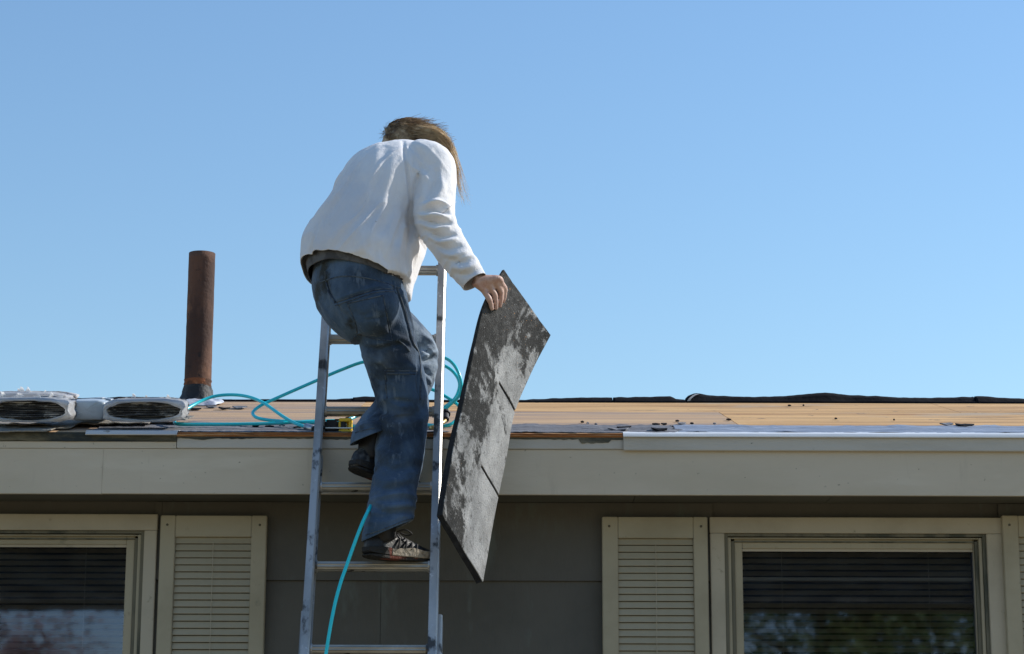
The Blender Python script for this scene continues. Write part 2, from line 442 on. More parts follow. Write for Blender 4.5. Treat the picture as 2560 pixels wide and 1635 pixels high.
# ------------------------------------------------------------------ house
HX0, HX1 = -4.6, 4.6
RIDGE_Y = 1.85
WALL_Y = 0.26
Z_FB = Zat(1236.5)                 # fascia bottom
Z_FT = Zat(1124)                   # fascia board top, trim strip above
Z_TT = Zat(1095)                   # trim strip top
Z_E = Zat(1083)                    # top of the deck at the eave
Z_R = P(1280, 1004.5, RIDGE_Y).z
SLOPE = (Z_R - Z_E)/RIDGE_Y
SANG = math.atan(SLOPE)
def roof_z(y): return Z_E + SLOPE*(y if y <= RIDGE_Y else 2*RIDGE_Y - y)
def PR(px, py, lift=0.0):
    """point of the front roof slope seen at a place of the photograph"""
    d = ray(px, py)
    t = (Z_E + lift + SLOPE*CAM.y - CAM.z)/(d.z - SLOPE*d.y)
    return CAM + d*t
def onroof(x, y, h=0.0):
    return Vector((x, y - h*math.sin(SANG), Z_E + SLOPE*y + h*math.cos(SANG)))

house = thing('house', 'single-storey house with grey-green siding, half-stripped roof and cream shuttered windows', 'house', (0, WALL_Y, 0))

# --- windows first: they decide where the siding is interrupted
wins = [dict(xo0=-395, xo1=394, xi0=-355, xi1=356, xg0=-300, xg1=313, side='left'),
        dict(xo0=1774, xo1=2509, xi0=1813, xi1=2471, xg0=1857, xg1=2436, side='right')]
CAS_Y = WALL_Y - .022
Z_WB = 1.02                          # bottom of the windows
for w in wins:
    w['X0'], w['X1'] = Xat(w['xo0'], CAS_Y), Xat(w['xo1'], CAS_Y)
    ref_px = 1280
    w['ZT'] = P(200 if w['side'] == 'left' else 2140, 1285 if w['side'] == 'left' else 1293.5, CAS_Y).z
    w['ZI'] = P(200 if w['side'] == 'left' else 2140, 1325 if w['side'] == 'left' else 1333, CAS_Y).z

def clip_spans(x0, x1, z0, z1):
    """pieces of a board that are not over a window opening"""
    spans = [(x0, x1)]
    for w in wins:
        if z1 <= Z_WB - .03 or z0 >= w['ZT'] - .01: continue
        out = []
        for a, b in spans:
            l, r_ = w['X0'] + .012, w['X1'] - .012
            if b <= l or a >= r_: out.append((a, b)); continue
            if a < l: out.append((a, l))
            if b > r_: out.append((r_, b))
        spans = out
    return spans

wall = part('wall', house)
# sheathing behind the boards, with the openings left free
zs_cut = sorted({0.0, Z_WB - .03, wins[0]['ZT'] - .01, wins[1]['ZT'] - .01, Z_FB + .01})
sh = MB()
for a, b in zip(zs_cut[:-1], zs_cut[1:]):
    for l, r_ in clip_spans(HX0 + .02, HX1 - .02, a, b):
        sh.box(l, r_, WALL_Y + .012, WALL_Y + .12, a, b)
build('sheathing', sh, M['siding'], wall)
# rows of siding boards, lapped; joints where the photograph shows them
z_l = Zat(1453, WALL_Y)
rows = [z_l + .34, z_l]
while rows[-1] > .1: rows.append(rows[-1] - .30)
vj = {0: [-2.9, Xat(404, WALL_Y), Xat(2092, WALL_Y), 3.0], 1: [-3.4, -1.9, Xat(955, WALL_Y), 2.2, 3.4]}
for i in range(len(rows) - 1):
    z1, z0 = rows[i], rows[i+1]
    z1c = min(z1, Z_FB + .008)
    js = vj.get(i, [-3.6 + .53*(i % 3), -1.7 + .31*(i % 4), -.35 + .2*(i % 3), 1.2, 2.9 - .3*(i % 2)])
    xs = [HX0] + sorted(js) + [HX1]
    for a, b in zip(xs[:-1], xs[1:]):
        for l, r_ in clip_spans(a + .0007, b - .0007, z0, z1c):
            if r_ - l < .02: continue
            o = MB()
            o.prism([(WALL_Y - .010, z0 + .001), (WALL_Y + .010, z0 + .001), (WALL_Y + .011, z1c), (WALL_Y + .002, z1c)], l, r_, lambda u, v, w_: (w_, u, v))
            build('siding_board', o, M['siding'], wall)
# other walls
ow = MB()
ow.box(HX0, HX1, 2*RIDGE_Y - WALL_Y - .1, 2*RIDGE_Y - WALL_Y, 0, Z_FB + .01)
build('rear_wall', ow, M['siding'], wall)
for xx in (HX0, HX1 - .1):
    g = MB()
    y0, y1 = WALL_Y + .13, 2*RIDGE_Y - WALL_Y - .11
    g.prism([(y0, 0), (y1, 0), (y1, roof_z(y1) - .09), (RIDGE_Y, Z_R - .09), (y0, roof_z(y0) - .09)], xx + .002, xx + .098, lambda u, v, w_: (w_, u, v))
    build('gable_wall', g, M['siding'], wall)
fl = MB().box(HX0 + .1, HX1 - .1, WALL_Y + .13, 2*RIDGE_Y - WALL_Y - .11, .3, .35)
build('interior_floor', fl, M['room'], wall)
ce = MB().box(HX0 + .01, HX1 - .01, WALL_Y + .06, 2*RIDGE_Y - WALL_Y - .02, Z_FB + .012, Z_FB + .05)
build('interior_ceiling', ce, M['room'], wall)

# --- eave: soffit panels, fascia boards, trim strip
roof = part('roof', house)
sx = [HX0 - .3, -3.1, -1.9, Xat(404), Xat(1593), Xat(2092), 2.3, 3.4, HX1 + .3]
for a, b in zip(sx[:-1], sx[1:]):
    s_ = MB().box(a + .001, b - .001, .021, WALL_Y + .011, Z_FB + .010, Z_FB + .020)
    build('soffit_panel', s_, M['soffit'], roof)
fx = [HX0 - .3, -3.7, Xat(251), 3.2, HX1 + .3]
for a, b in zip(fx[:-1], fx[1:]):
    s_ = MB().box(a + .0002, b - .0002, 0, .02, Z_FB + random.uniform(-.001, .001), Z_FT)
    build('fascia_board', s_, M['fascia'], roof, bevel=.0004)
X_OLD = Xat(435)                      # left of this the old edge is still on
X_DRIP = Xat(1559)                    # right of this the new white drip edge
# the strip above the fascia
t_ = MB().box(X_OLD + .001, HX1 + .3, -.006, .019, Z_FT + .001, Z_TT)
build('trim_strip', t_, M['fascia_old'], roof, bevel=.002)
# ragged dark paint line along the top of the strip
rg = MB()
n = 150
top, bot = [], []
for i in range(n + 1):
    x = X_OLD + .002 + (X_DRIP - X_OLD + .02)*i/n
    bot.append((x, -.0085, Z_TT - .004 - .009*max(0, noise.noise(Vector((x*9, 3, 0)))) - .006*abs(noise.noise(Vector((x*31, 7, 0)))) - (.012 if abs(x - Xat(1490)) < .05 else 0)))
    top.append((x, -.0085, Z_TT + .006))
rg.add(bot + top, [(i, i+1, n+2+i, n+1+i) for i in range(n)])
rgb_ = [(p[0], -.006, p[2]) for p in bot]
rg.add(bot + rgb_, [(i, i+1, n+2+i, n+1+i) for i in range(n)])
build('weathered_edge', rg, M['stain'], roof)
o_ = MB(); n = 120
prev = None
vs_, fs_ = [], []
for i in range(n + 1):
    x = HX0 - .3 + (X_OLD - HX0 + .3)*i/n
    zb = Zat(1106) + .005*noise.noise(Vector((x*5, 1, 0))) + .004*noise.noise(Vector((x*23, 5, 0)))
    vs_ += [(x, -.008, zb), (x, -.017 + .003*noise.noise(Vector((x*17, 2, 0))), Z_E - .003), (x, .02, Z_E - .0145), (x, .02, zb)]
for i in range(n):
    for k in range(4): fs_.append((i*4+k, (i+1)*4+k, (i+1)*4+(k+1) % 4, i*4+(k+1) % 4))
fs_ += [(0, 1, 2, 3), tuple(n*4 + k for k in (3, 2, 1, 0))]
o_.add(vs_, fs_)
build('stained_shaded_strip', o_, M['stain'], roof)  # gunk under the old overhang, with its shadow darkened into the colour
t2 = MB().box(HX0 - .3, X_OLD - .001, -.003, .0195, Z_FT + .001, Zat(1107))
build('trim_strip', t2, M['fascia'], roof)

# --- deck of plywood sheets on both slopes
TH = .013
def sheet(x0, x1, y0, y1, material, nm='plywood_sheet', front=True):
    o = MB()
    h = -TH
    if front:
        q = [onroof(x0, y0), onroof(x1, y0), onroof(x1, y1), onroof(x0, y1)]
        q2 = [onroof(x0, y0, h), onroof(x1, y0, h), onroof(x1, y1, h), onroof(x0, y1, h)]
    else:
        q = [Vector((x, y, roof_z(y))) for x, y in ((x0, y0), (x1, y0), (x1, y1), (x0, y1))]
        q2 = [p - Vector((0, 0, TH)) for p in q]
    o.add(q + q2, [(0, 1, 2, 3), (7, 6, 5, 4), (4, 5, 1, 0), (5, 6, 2, 1), (6, 7, 3, 2), (7, 4, 0, 3)])
    return build(nm, o, material, deck)
deck = part('roof_deck', house)
row1 = [HX0 - .3, -3.4, -1.55, .82, 3.2, HX1 + .3]
row2 = [HX0 - .3, -2.6, -.62, 1.78, HX1 + .3]
Y_ROW = 1.22*math.cos(SANG)
for a, b in zip(row1[:-1], row1[1:]):
    sheet(a + .0015, b - .0015, -.012, Y_ROW - .002, M['ply_old'] if b < 1 else M['ply'])
for a, b in zip(row2[:-1], row2[1:]):
    sheet(a + .0015, b - .0015, Y_ROW + .002, RIDGE_Y - .002, M['ply_old'] if b < -.5 else M['ply'])
sheet(HX0 - .3, HX1 + .3, RIDGE_Y + .002, 2*RIDGE_Y, M['old_shingle'], 'rear_slope_sheet', False)
# visible laminated edge of the plywood along the stripped eave
e_ = MB(); n = 160
vs_, fs_ = [], []
for i in range(n + 1):
    x = X_OLD + .001 + (X_DRIP - X_OLD - .002)*i/n
    j = .0025*noise.noise(Vector((x*14, 0, 2)))
    for k, (dy, zz) in enumerate([(-.0135, Zat(1084)), (-.0165, Zat(1086.5)), (-.013, Zat(1088)), (-.018, Zat(1090.5)), (-.0125, Zat(1093.5)), (-.003, Zat(1094.6))]):
        jj = .0022*noise.noise(Vector((x*26, k*3.3, 5)))
        vs_.append((x, dy + jj, zz + j*.4))
for i in range(n):
    for k in range(5): fs_.append((i*6+k, (i+1)*6+k, (i+1)*6+k+1, i*6+k+1))
e_.add(vs_, fs_)
build('plywood_edge', e_, M['ply_edge'], deck)

# --- new white drip edge on the right
d_ = MB()
zt = Z_E + .001
prof = [(.06, zt + .06*SLOPE + .002), (-.006, zt + .0022), (-.020, zt - .004), (-.0265, zt - .0125), (-.0265, zt - .0165), (-.0235, zt - .0165), (-.0225, zt - .012), (-.016, zt - .0065), (-.005, zt - .0004), (.06, zt + .06*SLOPE - .0003)]
xe = [X_DRIP, X_DRIP + 2.55, HX1 + .3]
for a, b in zip(xe[:-1], xe[1:]):
    d_ = MB().prism(prof, a, b - .001, lambda u, v, w_: (w_, u, v))
    build('drip_edge', d_, M['drip'], roof)
    build('drip_face_shaded', MB().box(a, b - .001, -.0165, -.0075, Z_FT - .004, zt - .0130), M['fascia_old'], roof, bevel=.002)  # lower face of the drip edge, its shade painted as duller trim
# old metal strip left on at the left end
do = MB().prism([(.05, Z_E + .05*SLOPE + .003), (-.02, Z_E + .0025), (-.031, Z_E - .012), (-.029, Z_E - .0145), (-.016, Z_E - .003), (.05, Z_E + .05*SLOPE)], Xat(208), X_OLD + .004, lambda u, v, w_: (w_, u, v))
build('old_drip_edge', do, M['drip_old'], roof)

# --- sheets lying on the deck: membrane at right, remains of felt in the middle
def rumpled(name, x0, x1, y0, y1, material, parent, h0=.002, amp=.004, nx=220, ny=10, seed=0., edge=.03, fx_=9):
    o = MB(); vs_, fs_ = [], []
    for i in range(nx + 1):
        x = x0 + (x1 - x0)*i/nx
        e = edge*noise.noise(Vector((x*4, seed, 3))) + edge*.5*noise.noise(Vector((x*19, seed, 8)))
        for j in range(ny + 1):
            t = j/ny
            y = y0 + (y1 - y0 + e)*t
            xx = x + (edge*.8*noise.noise(Vector((y*12, seed, i/nx))) if i in (0, nx) else 0)
            h = h0 + amp*max(0, noise.noise(Vector((x*fx_, y*10, seed)))) + .5*amp*abs(noise.noise(Vector((x*fx_*3.5, y*24, seed + 4))))
            vs_.append(onroof(xx, y, h))
    for i in range(nx):
        for j in range(ny): fs_.append((i*(ny+1)+j, (i+1)*(ny+1)+j, (i+1)*(ny+1)+j+1, i*(ny+1)+j+1))
    m_ = len(vs_)
    lo = [Vector(v) - Vector((0, 0, .0016)) for v in vs_]
    o.add(vs_, fs_); o.add(lo, [f[::-1] for f in fs_])
    return build(name, o, material, parent, smooth=True)
Y_M = PR(2000, 1066).y
rumpled('membrane_strip', Xat(1705), HX1 + .3, .02, Y_M, M['membrane'], roof, .003, .007, 300, 12, 2., .02)
Y_F = PR(1400, 1064).y
rumpled('old_felt_strip', Xat(1180), Xat(1702), -.004, Y_F, M['old_felt'], roof, .003, .006, 120, 12, 5., .06)
rumpled('old_felt_strip', X_OLD - .3, Xat(1100), -.002, PR(700, 1060).y, M['old_felt'], roof, .002, .007, 160, 12, 7., .09)

# --- black felt standing up along the ridge
prof_px = [(0, 999), (250, 996), (300, 992), (460, 996), (560, 999), (700, 1000), (790, 1001), (860, 998), (915, 993), (1000, 998), (1200, 1001), (1300, 1001), (1360, 998), (1440, 995), (1530, 995),
           (1620, 992.5), (1678, 991), (1690, 998), (1712, 1000), (1722, 990), (1738, 984.5), (1790, 990), (1880, 994), (1960, 991.5), (2030, 985), (2068, 982.5), (2120, 987), (2200, 992), (2280, 996),
           (2360, 994.5), (2430, 993), (2445, 991.5), (2500, 994), (2560, 998.5), (2800, 994), (3200, 998), (3600, 995)]
def ridge_felt(px0, px1, seed):
    o = MB(); vs_, fs_ = [], []
    n = max(10, int((px1 - px0)/7))
    xs = [p[0] for p in prof_px]; ys = [p[1] for p in prof_px]
    for i in range(n + 1):
        px = px0 + (px1 - px0)*i/n
        ty = float(np.interp(px, xs, ys))
        x = Xat(px, RIDGE_Y, 1000)
        hz = P(px, ty, RIDGE_Y + .03).z - Z_R + .0025*noise.noise(Vector((px*.05, seed, 0)))
        hz = max(hz, .004)
        w = .012*noise.noise(Vector((px*.012, seed, 2)))
        sec = [(-.045, -.0449*SLOPE + .004), (-.012 + w, .006), (-.004 + w, hz*.55), (.02 + w, hz), (.06 + w, hz*.7), (.10, -.01)]
        for dy, dz in sec: vs_.append((x, RIDGE_Y + dy, Z_R + dz))
        for dy, dz in sec: vs_.append((x, RIDGE_Y + dy + .002, Z_R + dz - .003))
    for i in range(n):
        a, b = i*12, (i+1)*12
        for k in range(5):
            fs_.append((a+k, b+k, b+k+1, a+k+1)); fs_.append((a+6+k+1, b+6+k+1, b+6+k, a+6+k))
        fs_.append((a, a+6, b+6, b)); fs_.append((a+5, b+5, b+11, a+11))
    fs_ += [(0, 1, 7, 6), (1, 2, 8, 7), (2, 3, 9, 8), (3, 4, 10, 9), (4, 5, 11, 10)]
    o.add(vs_, fs_)
    build('ridge_felt', o, M['felt'], roof, smooth=True)
for k, (a, b) in enumerate([(-300, 446), (448, 880), (882, 1531), (1533, 1712), (1714, 2436), (2438, 3600)]): ridge_felt(a, b, k*3.7)
# pale torn curl on the felt
tc_ = MB()
c0 = [P(1716, 1006, RIDGE_Y - .03), P(1722, 996, RIDGE_Y - .03), P(1733, 987, RIDGE_Y - .02), P(1742, 985, RIDGE_Y)]
vs_ = [p for q in c0 for p in (q, q + Vector((.012, .004, .001)), q + Vector((.006, .012, -.002)))]
fs_ = []
for i in range(3):
    for k in range(3): fs_.append((i*3+k, i*3+(k+1) % 3, (i+1)*3+(k+1) % 3, (i+1)*3+k))
tc_.add(vs_, fs_ + [(0, 1, 2), (11, 10, 9)])
build('torn_felt_curl', tc_, M['drip_old'], roof)

# --- old shingles still lying at the left end
def slab_mesh(w, d, th, seed, jag=.012, nx=14):
    o = MB(); top = []
    for i in range(nx + 1): top.append((-w/2 + w*i/nx, -d/2 + jag*noise.noise(Vector((i*.9, seed, 0))), .006*noise.noise(Vector((i*.6, seed, 5)))))
    for i in range(nx, -1, -1): top.append((-w/2 + w*i/nx, d/2 + jag*2*noise.noise(Vector((i*.9, seed, 9))), .004*noise.noise(Vector((i*.6, seed, 7)))))
    n = len(top)
    o.add(top + [(x, y, z - th) for x, y, z in top], [(i, (i+1) % n, n + (i+1) % n, n + i) for i in range(n)] +
          [(i, i+1, n-2-i, n-1-i) for i in range(nx)] + [(n + n-1-i, n + n-2-i, n + i+1, n + i) for i in range(nx)])
    me = mesh_from(o.v, o.f, (0, 0, 0), 'old_shingle')
    me.materials.append(M['old_shingle'])
    return me
covering = part('old_shingle_course', house)
slabs = [slab_mesh(.33, .16, .0035, s) for s in range(5)]
xs_l = Xat(-900); k = 0
for row, (y0, h, step) in enumerate([(.05, .005, .31), (.14, .008, .29), (.22, .011, .33), (.30, .014, .30), (.40, .017, .31), (.50, .020, .33)]):
    x = xs_l + .1*row
    lim = [Xat(205), Xat(330), Xat(300), X_OLD + .02, X_OLD + .1, X_OLD - .1][row]
    while x < lim - .12:
        y = y0 + random.uniform(-.015, .015)
        o = piece('shingle', slabs[k % 5], onroof(x, y, h + random.uniform(0, .006)), covering,
                  rot=(SANG + random.uniform(-.02, .045), random.uniform(-.025, .025), random.uniform(-.06, .06)))
        k += 1; x += step + random.uniform(-.03, .03)
# small torn scraps on the deck
scrap_defs = [(570, 1064, .035), (640, 1069, .03), (675, 1070, .035), (705, 1068, .02), (745, 1072, .03), (545, 1066, .03), (600, 1022, .09), (560, 1025, .05), (490, 1026, .06), (530, 1020, .05),
              (1640, 1064, .03), (1660, 1064, .035), (1704, 1062, .05), (1730, 1062, .015), (1456, 1058, .015), (2365, 1065, .06), (2410, 1067, .08), (1555, 1073, .06), (1545, 1078, .08), (1650, 1079, .07)]
for k in range(12): scrap_defs.append((random.uniform(470, 2540), random.choice((random.uniform(1012, 1062), random.uniform(1040, 1064))), random.uniform(.008, .022)))
for k, (px, py, s) in enumerate(scrap_defs):
    p = PR(px, py)
    o = MB(); n = 7
    ring = [Vector((s*.5*math.cos(2*math.pi*i/n)*random.uniform(.6, 1.1), s*.9*math.sin(2*math.pi*i/n)*random.uniform(.5, 1.1), 0)) for i in range(n)]
    bend = s*random.uniform(.05, .16)
    topv = [onroof(p.x + q.x, p.y + q.y, .006 + bend*abs(q.x)/s*2*random.uniform(.6, 1.2)) for q in ring]
    botv = [v - Vector((0, 0, .004)) for v in topv]
    c = onroof(p.x, p.y, .010)
    o.add(topv + botv + [c], [(i, (i+1) % n, 2*n) for i in range(n)] + [(i, (i+1) % n, n + (i+1) % n, n + i)[::-1] for i in range(n)] + [tuple(range(n, 2*n))[::-1]])
    build('felt_scrap', o, M['felt'] if k % 3 else M['old_felt'], covering)

# --- cast-iron vent pipe with its flashing
vent = part('vent_pipe', house)
VY = 1.66
pc = P(493, 1000, VY); pc.z = roof_z(VY)
pr = 34.0/(F0/(VY - CAM.y))*1.0
ptop = P(509, 634, VY)
axis_pts = []
nrm_pts = 26
pm = MB(); sides = 36
rings = []
for i in range(nrm_pts + 1):
    t = i/nrm_pts
    z = pc.z - .05 + (ptop.z - pc.z + .05)*t
    r_ = pr*(1 + .012*noise.noise(Vector((0, 0, z*7))))
    rings.append([(pc.x + (r_ + .0012*noise.noise(Vector((k*1.1, z*30, 3))))*math.cos(2*math.pi*k/sides), VY + r_*math.sin(2*math.pi*k/sides), z) for k in range(sides)])
inner = [[(pc.x + (pr - .008)*math.cos(2*math.pi*k/sides), VY + (pr - .008)*math.sin(2*math.pi*k/sides), z) for k in range(sides)] for z in (ptop.z, ptop.z - .3)]
rings += inner
pm.add([p for r_ in rings for p in r_], [(i*sides+k, i*sides+(k+1) % sides, (i+1)*sides+(k+1) % sides, (i+1)*sides+k) for i in range(len(rings)-1) for k in range(sides)] + [tuple((len(rings)-1)*sides + k for k in range(sides))])
build('pipe', pm, M['rust'], vent, smooth=True, auto=None)
def collar(name, z0, z1, r0, r1, m_, lump=.0, seed=0.):
    o = MB(); rs = []
    for i in range(9):
        t = i/8
        rr = r0 + (r1 - r0)*(t**.6)
        rs.append([(pc.x + (rr + lump*noise.noise(Vector((math.cos(2*math.pi*k/sides)*2, math.sin(2*math.pi*k/sides)*2 + seed, t*3))))*math.cos(2*math.pi*k/sides),
                    VY + rr*math.sin(2*math.pi*k/sides), z0 + (z1 - z0)*t + lump*.8*noise.noise(Vector((math.cos(2*math.pi*k/sides)*3, math.sin(2*math.pi*k/sides)*3, seed)))) for k in range(sides)])
    o.add([p for r_ in rs for p in r_], [(i*sides+k, i*sides+(k+1) % sides, (i+1)*sides+(k+1) % sides, (i+1)*sides+k) for i in range(8) for k in range(sides)])
    return build(name, o, m_, vent, smooth=True)
zp = lambda py: P(495, py, VY).z
collar('rust_band', zp(971), zp(950), pr*1.035, pr*1.02, M['rust_band'], .004, 2.)
collar('tar_collar', zp(1004), zp(966), pr*1.38, pr*1.05, M['tar'], .007, 5.)
fl_ = MB(); n = 40; rs = []
for rr, hh in ((pr*1.25, .022), (pr*1.6, .014), (pr*2.0, .010), (pr*2.1, .003)):
    ring = []
    for k in range(n):
        a = 2*math.pi*k/n
        sq = max(abs(math.cos(a)), abs(math.sin(a)))
        q = rr*(1/sq)**.55
        wob = .007*noise.noise(Vector((math.cos(a)*3, math.sin(a)*3, rr*20)))
        ring.append(onroof(pc.x + q*math.cos(a), VY - .06 + q*1.15*math.sin(a), hh + wob + .004))
    rs.append(ring)
fl_.add([p for r_ in rs for p in r_], [(i*n+k, i*n+(k+1) % n, (i+1)*n+(k+1) % n, (i+1)*n+k) for i in range(len(rs)-1) for k in range(n)])
build('flashing', fl_, M['lead'], vent, smooth=True)

# --- windows with casing, sash, pane and blind
def window(w):
    win = part('window', house)
    lx = lambda px, y: Xat(px, y, 1450)
    X0, X1, ZT, ZI = w['X0'], w['X1'], w['ZT'], w['ZI']
    xi0, xi1 = lx(w['xi0'], CAS_Y), lx(w['xi1'], CAS_Y)
    C = CAS_Y
    o = MB().box(X0, X1, C, WALL_Y + .03, ZI, ZT); build('head_casing', o, M['casing'], win, bevel=.002)
    for a, b in ((X0 + .001, xi0), (xi1, X1 - .001)):
        o = MB().box(a, b, C + .0015, WALL_Y + .03, Z_WB, ZI - .0008); build('side_casing', o, M['casing'], win, bevel=.002)
    o = MB().box(X0 - .03, X1 + .03, C - .03, WALL_Y + .03, Z_WB - .035, Z_WB - .001); build('sill', o, M['casing'], win, bevel=.003)
    # jamb and dark channel
    yj = C + .03
    o = MB()
    o.box(xi0 + .0005, xi0 + .012, C + .012, WALL_Y + .10, Z_WB, ZI - .001)
    o.box(xi1 - .012, xi1 - .0005, C + .012, WALL_Y + .10, Z_WB, ZI - .001)
    o.box(xi0 + .0125, xi1 - .0125, C + .012, WALL_Y + .10, ZI - .010, ZI - .0012)
    build('jamb', o, M['grime'], win)
    # outer frame, stepped in two tracks
    for a, dy, wd, nm in ((.013, .020, .011, 'frame_track'), (.0245, .030, .012, 'frame_track')):
        o = MB()
        o.box(xi0 + a, xi0 + a + wd, C + dy, WALL_Y + .09, Z_WB, ZI - a)
        o.box(xi1 - a - wd, xi1 - a, C + dy, WALL_Y + .09, Z_WB, ZI - a)
        o.box(xi0 + a + wd + .0003, xi1 - a - wd - .0003, C + dy + .0015, WALL_Y + .09, ZI - a - wd*.4, ZI - a - .0005)
        build(nm, o, M['trim'] if dy < .03 else M['grime'], win, bevel=.0012)
    # sash
    yg = C + .052
    gx0, gx1 = lx(w['xg0'], yg - .012), lx(w['xg1'], yg - .012)
    zg = P(200 if w['side'] == 'left' else 2140, 1361 if w['side'] == 'left' else 1372, yg - .012).z
    zs = P(200 if w['side'] == 'left' else 2140, 1333 if w['side'] == 'left' else 1342, yg - .012).z
    sl, sr = xi0 + .037, xi1 - .037
    for a, b in ((sl, gx0), (gx1, sr)):
        o = MB().box(a, b, yg - .014, yg + .02, Z_WB, zs); build('sash_stile', o, M['trim'], win, bevel=.002)
    o = MB().box(gx0 + .0004, gx1 - .0004, yg - .0125, yg + .02, zg, zs - .0006); build('sash_rail', o, M['trim'], win, bevel=.002)
    o = MB().box(gx0 + .0004, gx1 - .0004, yg - .0125, yg + .02, Z_WB, Z_WB + .04); build('sash_rail', o, M['trim'], win, bevel=.002)
    o = MB().box(gx0 + .0006, gx1 - .0006, yg - .006, yg + .004, zg - .009, zg - .0005); build('glazing_bead', o, M['casing'], win)
    # single pane
    lean = math.tan(R(.05))
    hgt = zg - Z_WB
    o = MB(); yb = yg + .002
    o.add([(gx0 - .005, yb - 0, Z_WB + .03), (gx1 + .005, yb, Z_WB + .03), (gx1 + .005, yb + hgt*lean, zg + .008), (gx0 - .005, yb + hgt*lean, zg + .008)], [(0, 1, 2, 3)])
    build('pane', o, M['glass'], win)
    # blind behind the glass
    sp = .0222
    sm = MB(); wx = (gx1 - gx0) + .03
    ring = [(-.0125, -.006), (-.004, -.0012), (.004, .0022), (.0125, .006), (.0125, .0067), (.004, .003), (-.004, -.0004), (-.0125, -.0053)]
    sm.prism(ring, -wx/2, wx/2, lambda u, v, w_: (w_, u, v))
    me = mesh_from(sm.v, sm.f, (0, 0, 0), 'blind_slat'); me.materials.append(M['blind'])
    yb2 = yg + .075
    z = zg + .01
    while z > Z_WB + .05:
        piece('blind_slat', me, ((gx0 + gx1)/2, yb2, z), win, rot=(R(-52), 0, 0))
        z -= sp
    if w['side'] == 'right':
        za = P(2140, 1444, yb2 - .02).z; zb_ = P(2140, 1453, yb2 - .02).z
        o = MB().box(gx0 - .01, gx1 + .01, yb2 - .026, yb2 - .018, zb_, za); build('pale_bar', o, M['bar_pale'], win, bevel=.002)  # thin pale bar across the right window, in front of the slats
    for fx_ in (.18, .82):
        o = MB().tube([Vector((gx0 + (gx1-gx0)*fx_, yb2 - .014, zg)), Vector((gx0 + (gx1-gx0)*fx_, yb2 - .014, Z_WB + .06))], .0008, 5, 1, Vector((1, 0, 0)))
        build('blind_cord', o, M['blind'], win)
for w in wins: window(w)

# --- louvred shutters
def shutter(px0, px1, pyt, pst, label):
    s = part('shutter', house)
    s['label'] = label
    Y = WALL_Y - .040
    lx = lambda px: Xat(px, Y, 1450)
    x0, x1 = lx(px0), lx(px1)
    a, b = lx(pst[0]), lx(pst[1])
    pxm = max(-300, min(2800, (px0 + px1)/2))
    zt = P(pxm, pyt, Y).z
    zi = P(pxm, pyt + 53, Y).z
    zb = Z_WB - .02
    for l, r_ in ((x0, a), (b, x1)):
        o = MB().box(l, r_, Y, WALL_Y - .0105, zb, zt); build('stile', o, M['trim'], s, bevel=.0025)
    o = MB().box(a + .0003, b - .0003, Y + .001, WALL_Y - .011, zi, zt - .0006); build('top_rail', o, M['trim'], s, bevel=.0018)
    o = MB().box(a + .0003, b - .0003, Y + .001, WALL_Y - .011, zb + .0006, zb + .07); build('bottom_rail', o, M['trim'], s, bevel=.0018)
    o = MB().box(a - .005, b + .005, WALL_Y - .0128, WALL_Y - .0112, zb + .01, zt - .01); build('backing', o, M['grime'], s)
    sm = MB(); hw = (b - a)/2 - .0006
    sm.prism([(-.0112, -.0017), (.0112, -.0017), (.0117, 0), (.0112, .0017), (-.0112, .0017), (-.0118, 0)], -hw, hw, lambda u, v, w_: (w_, u, v))
    me = mesh_from(sm.v, sm.f, (0, 0, 0), 'slat'); me.materials.append(M['trim'])
    sp = .0243
    z = zi - .012
    while z > zb + .08:
        piece('slat', me, ((a + b)/2, Y + .0135, z), s, rot=(R(70 + random.uniform(-1.5, 1.5)), 0, 0))
        z -= sp
    o = MB().tube([Vector(((a+b)/2, Y + .004, zi - .02)), Vector(((a+b)/2, Y + .004, zb + .08))], .0011, 6, 1, Vector((1, 0, 0)))
    build('tilt_wire', o, M['casing'], s)
    for sx_ in (x0 + (a - x0)*.45, x1 - (x1 - b)*.45):
        o = MB().ball(Vector((sx_, Y - .0005, zt - .033)), (.0045, .002, .0045), nu=10, nv=6); build('screw', o, M['screw'], s)
shutter(396, 663, 1288.5, (434, 625), 'cream louvred shutter to the right of the left window')
shutter(1506, 1771, 1292, (1546, 1735), 'cream louvred shutter to the left of the right window')
shutter(2512, 2780, 1289, (2552, 2742), 'cream louvred shutter cut off at the right of the picture')

# ------------------------------------------------------------------ ladder
ZC = Zat(1090, -.02)
LEAN = 1/math.tan(R(67))
LY0 = -.045
def lad_y(z): return LY0 + (z - ZC)*LEAN
def PL(px, py, off=0.0):
    """point of the ladder's front plane seen at a place of the photograph"""
    d = ray(px, py)
    t = (LY0 + off - LEAN*ZC + LEAN*CAM.z - CAM.y)/(d.y - LEAN*d.z)
    return CAM + d*t
L_UP = Vector((0, LEAN, 1)).normalized()
L_N = Vector((0, -1, LEAN)).normalized()          # out of the ladder, to the climber
r_lo = (PL(752, 1635), PL(1100, 1635)); 
lx0 = sum((PL(px, py) for px, py in ((763, 1500), (788.5, 1000), (801, 780))), Vector())/3
rx0 = sum((PL(px, py) for px, py in ((1095, 1500), (1106, 1000), (1117, 660))), Vector())/3
XL, XR = lx0.x, rx0.x
z_base = 0.0
ladder = thing('ladder', 'scuffed aluminium extension ladder leaning against the eave under the roofer', 'ladder', ((XL+XR)/2, lad_y(0), 0))
def lp(x, s, n):
    """ladder frame: x across, s height z on the front plane, n offset to the climber"""
    p = Vector((x, lad_y(s), s))
    return p + L_N*n
FW, DP = .0295, .072
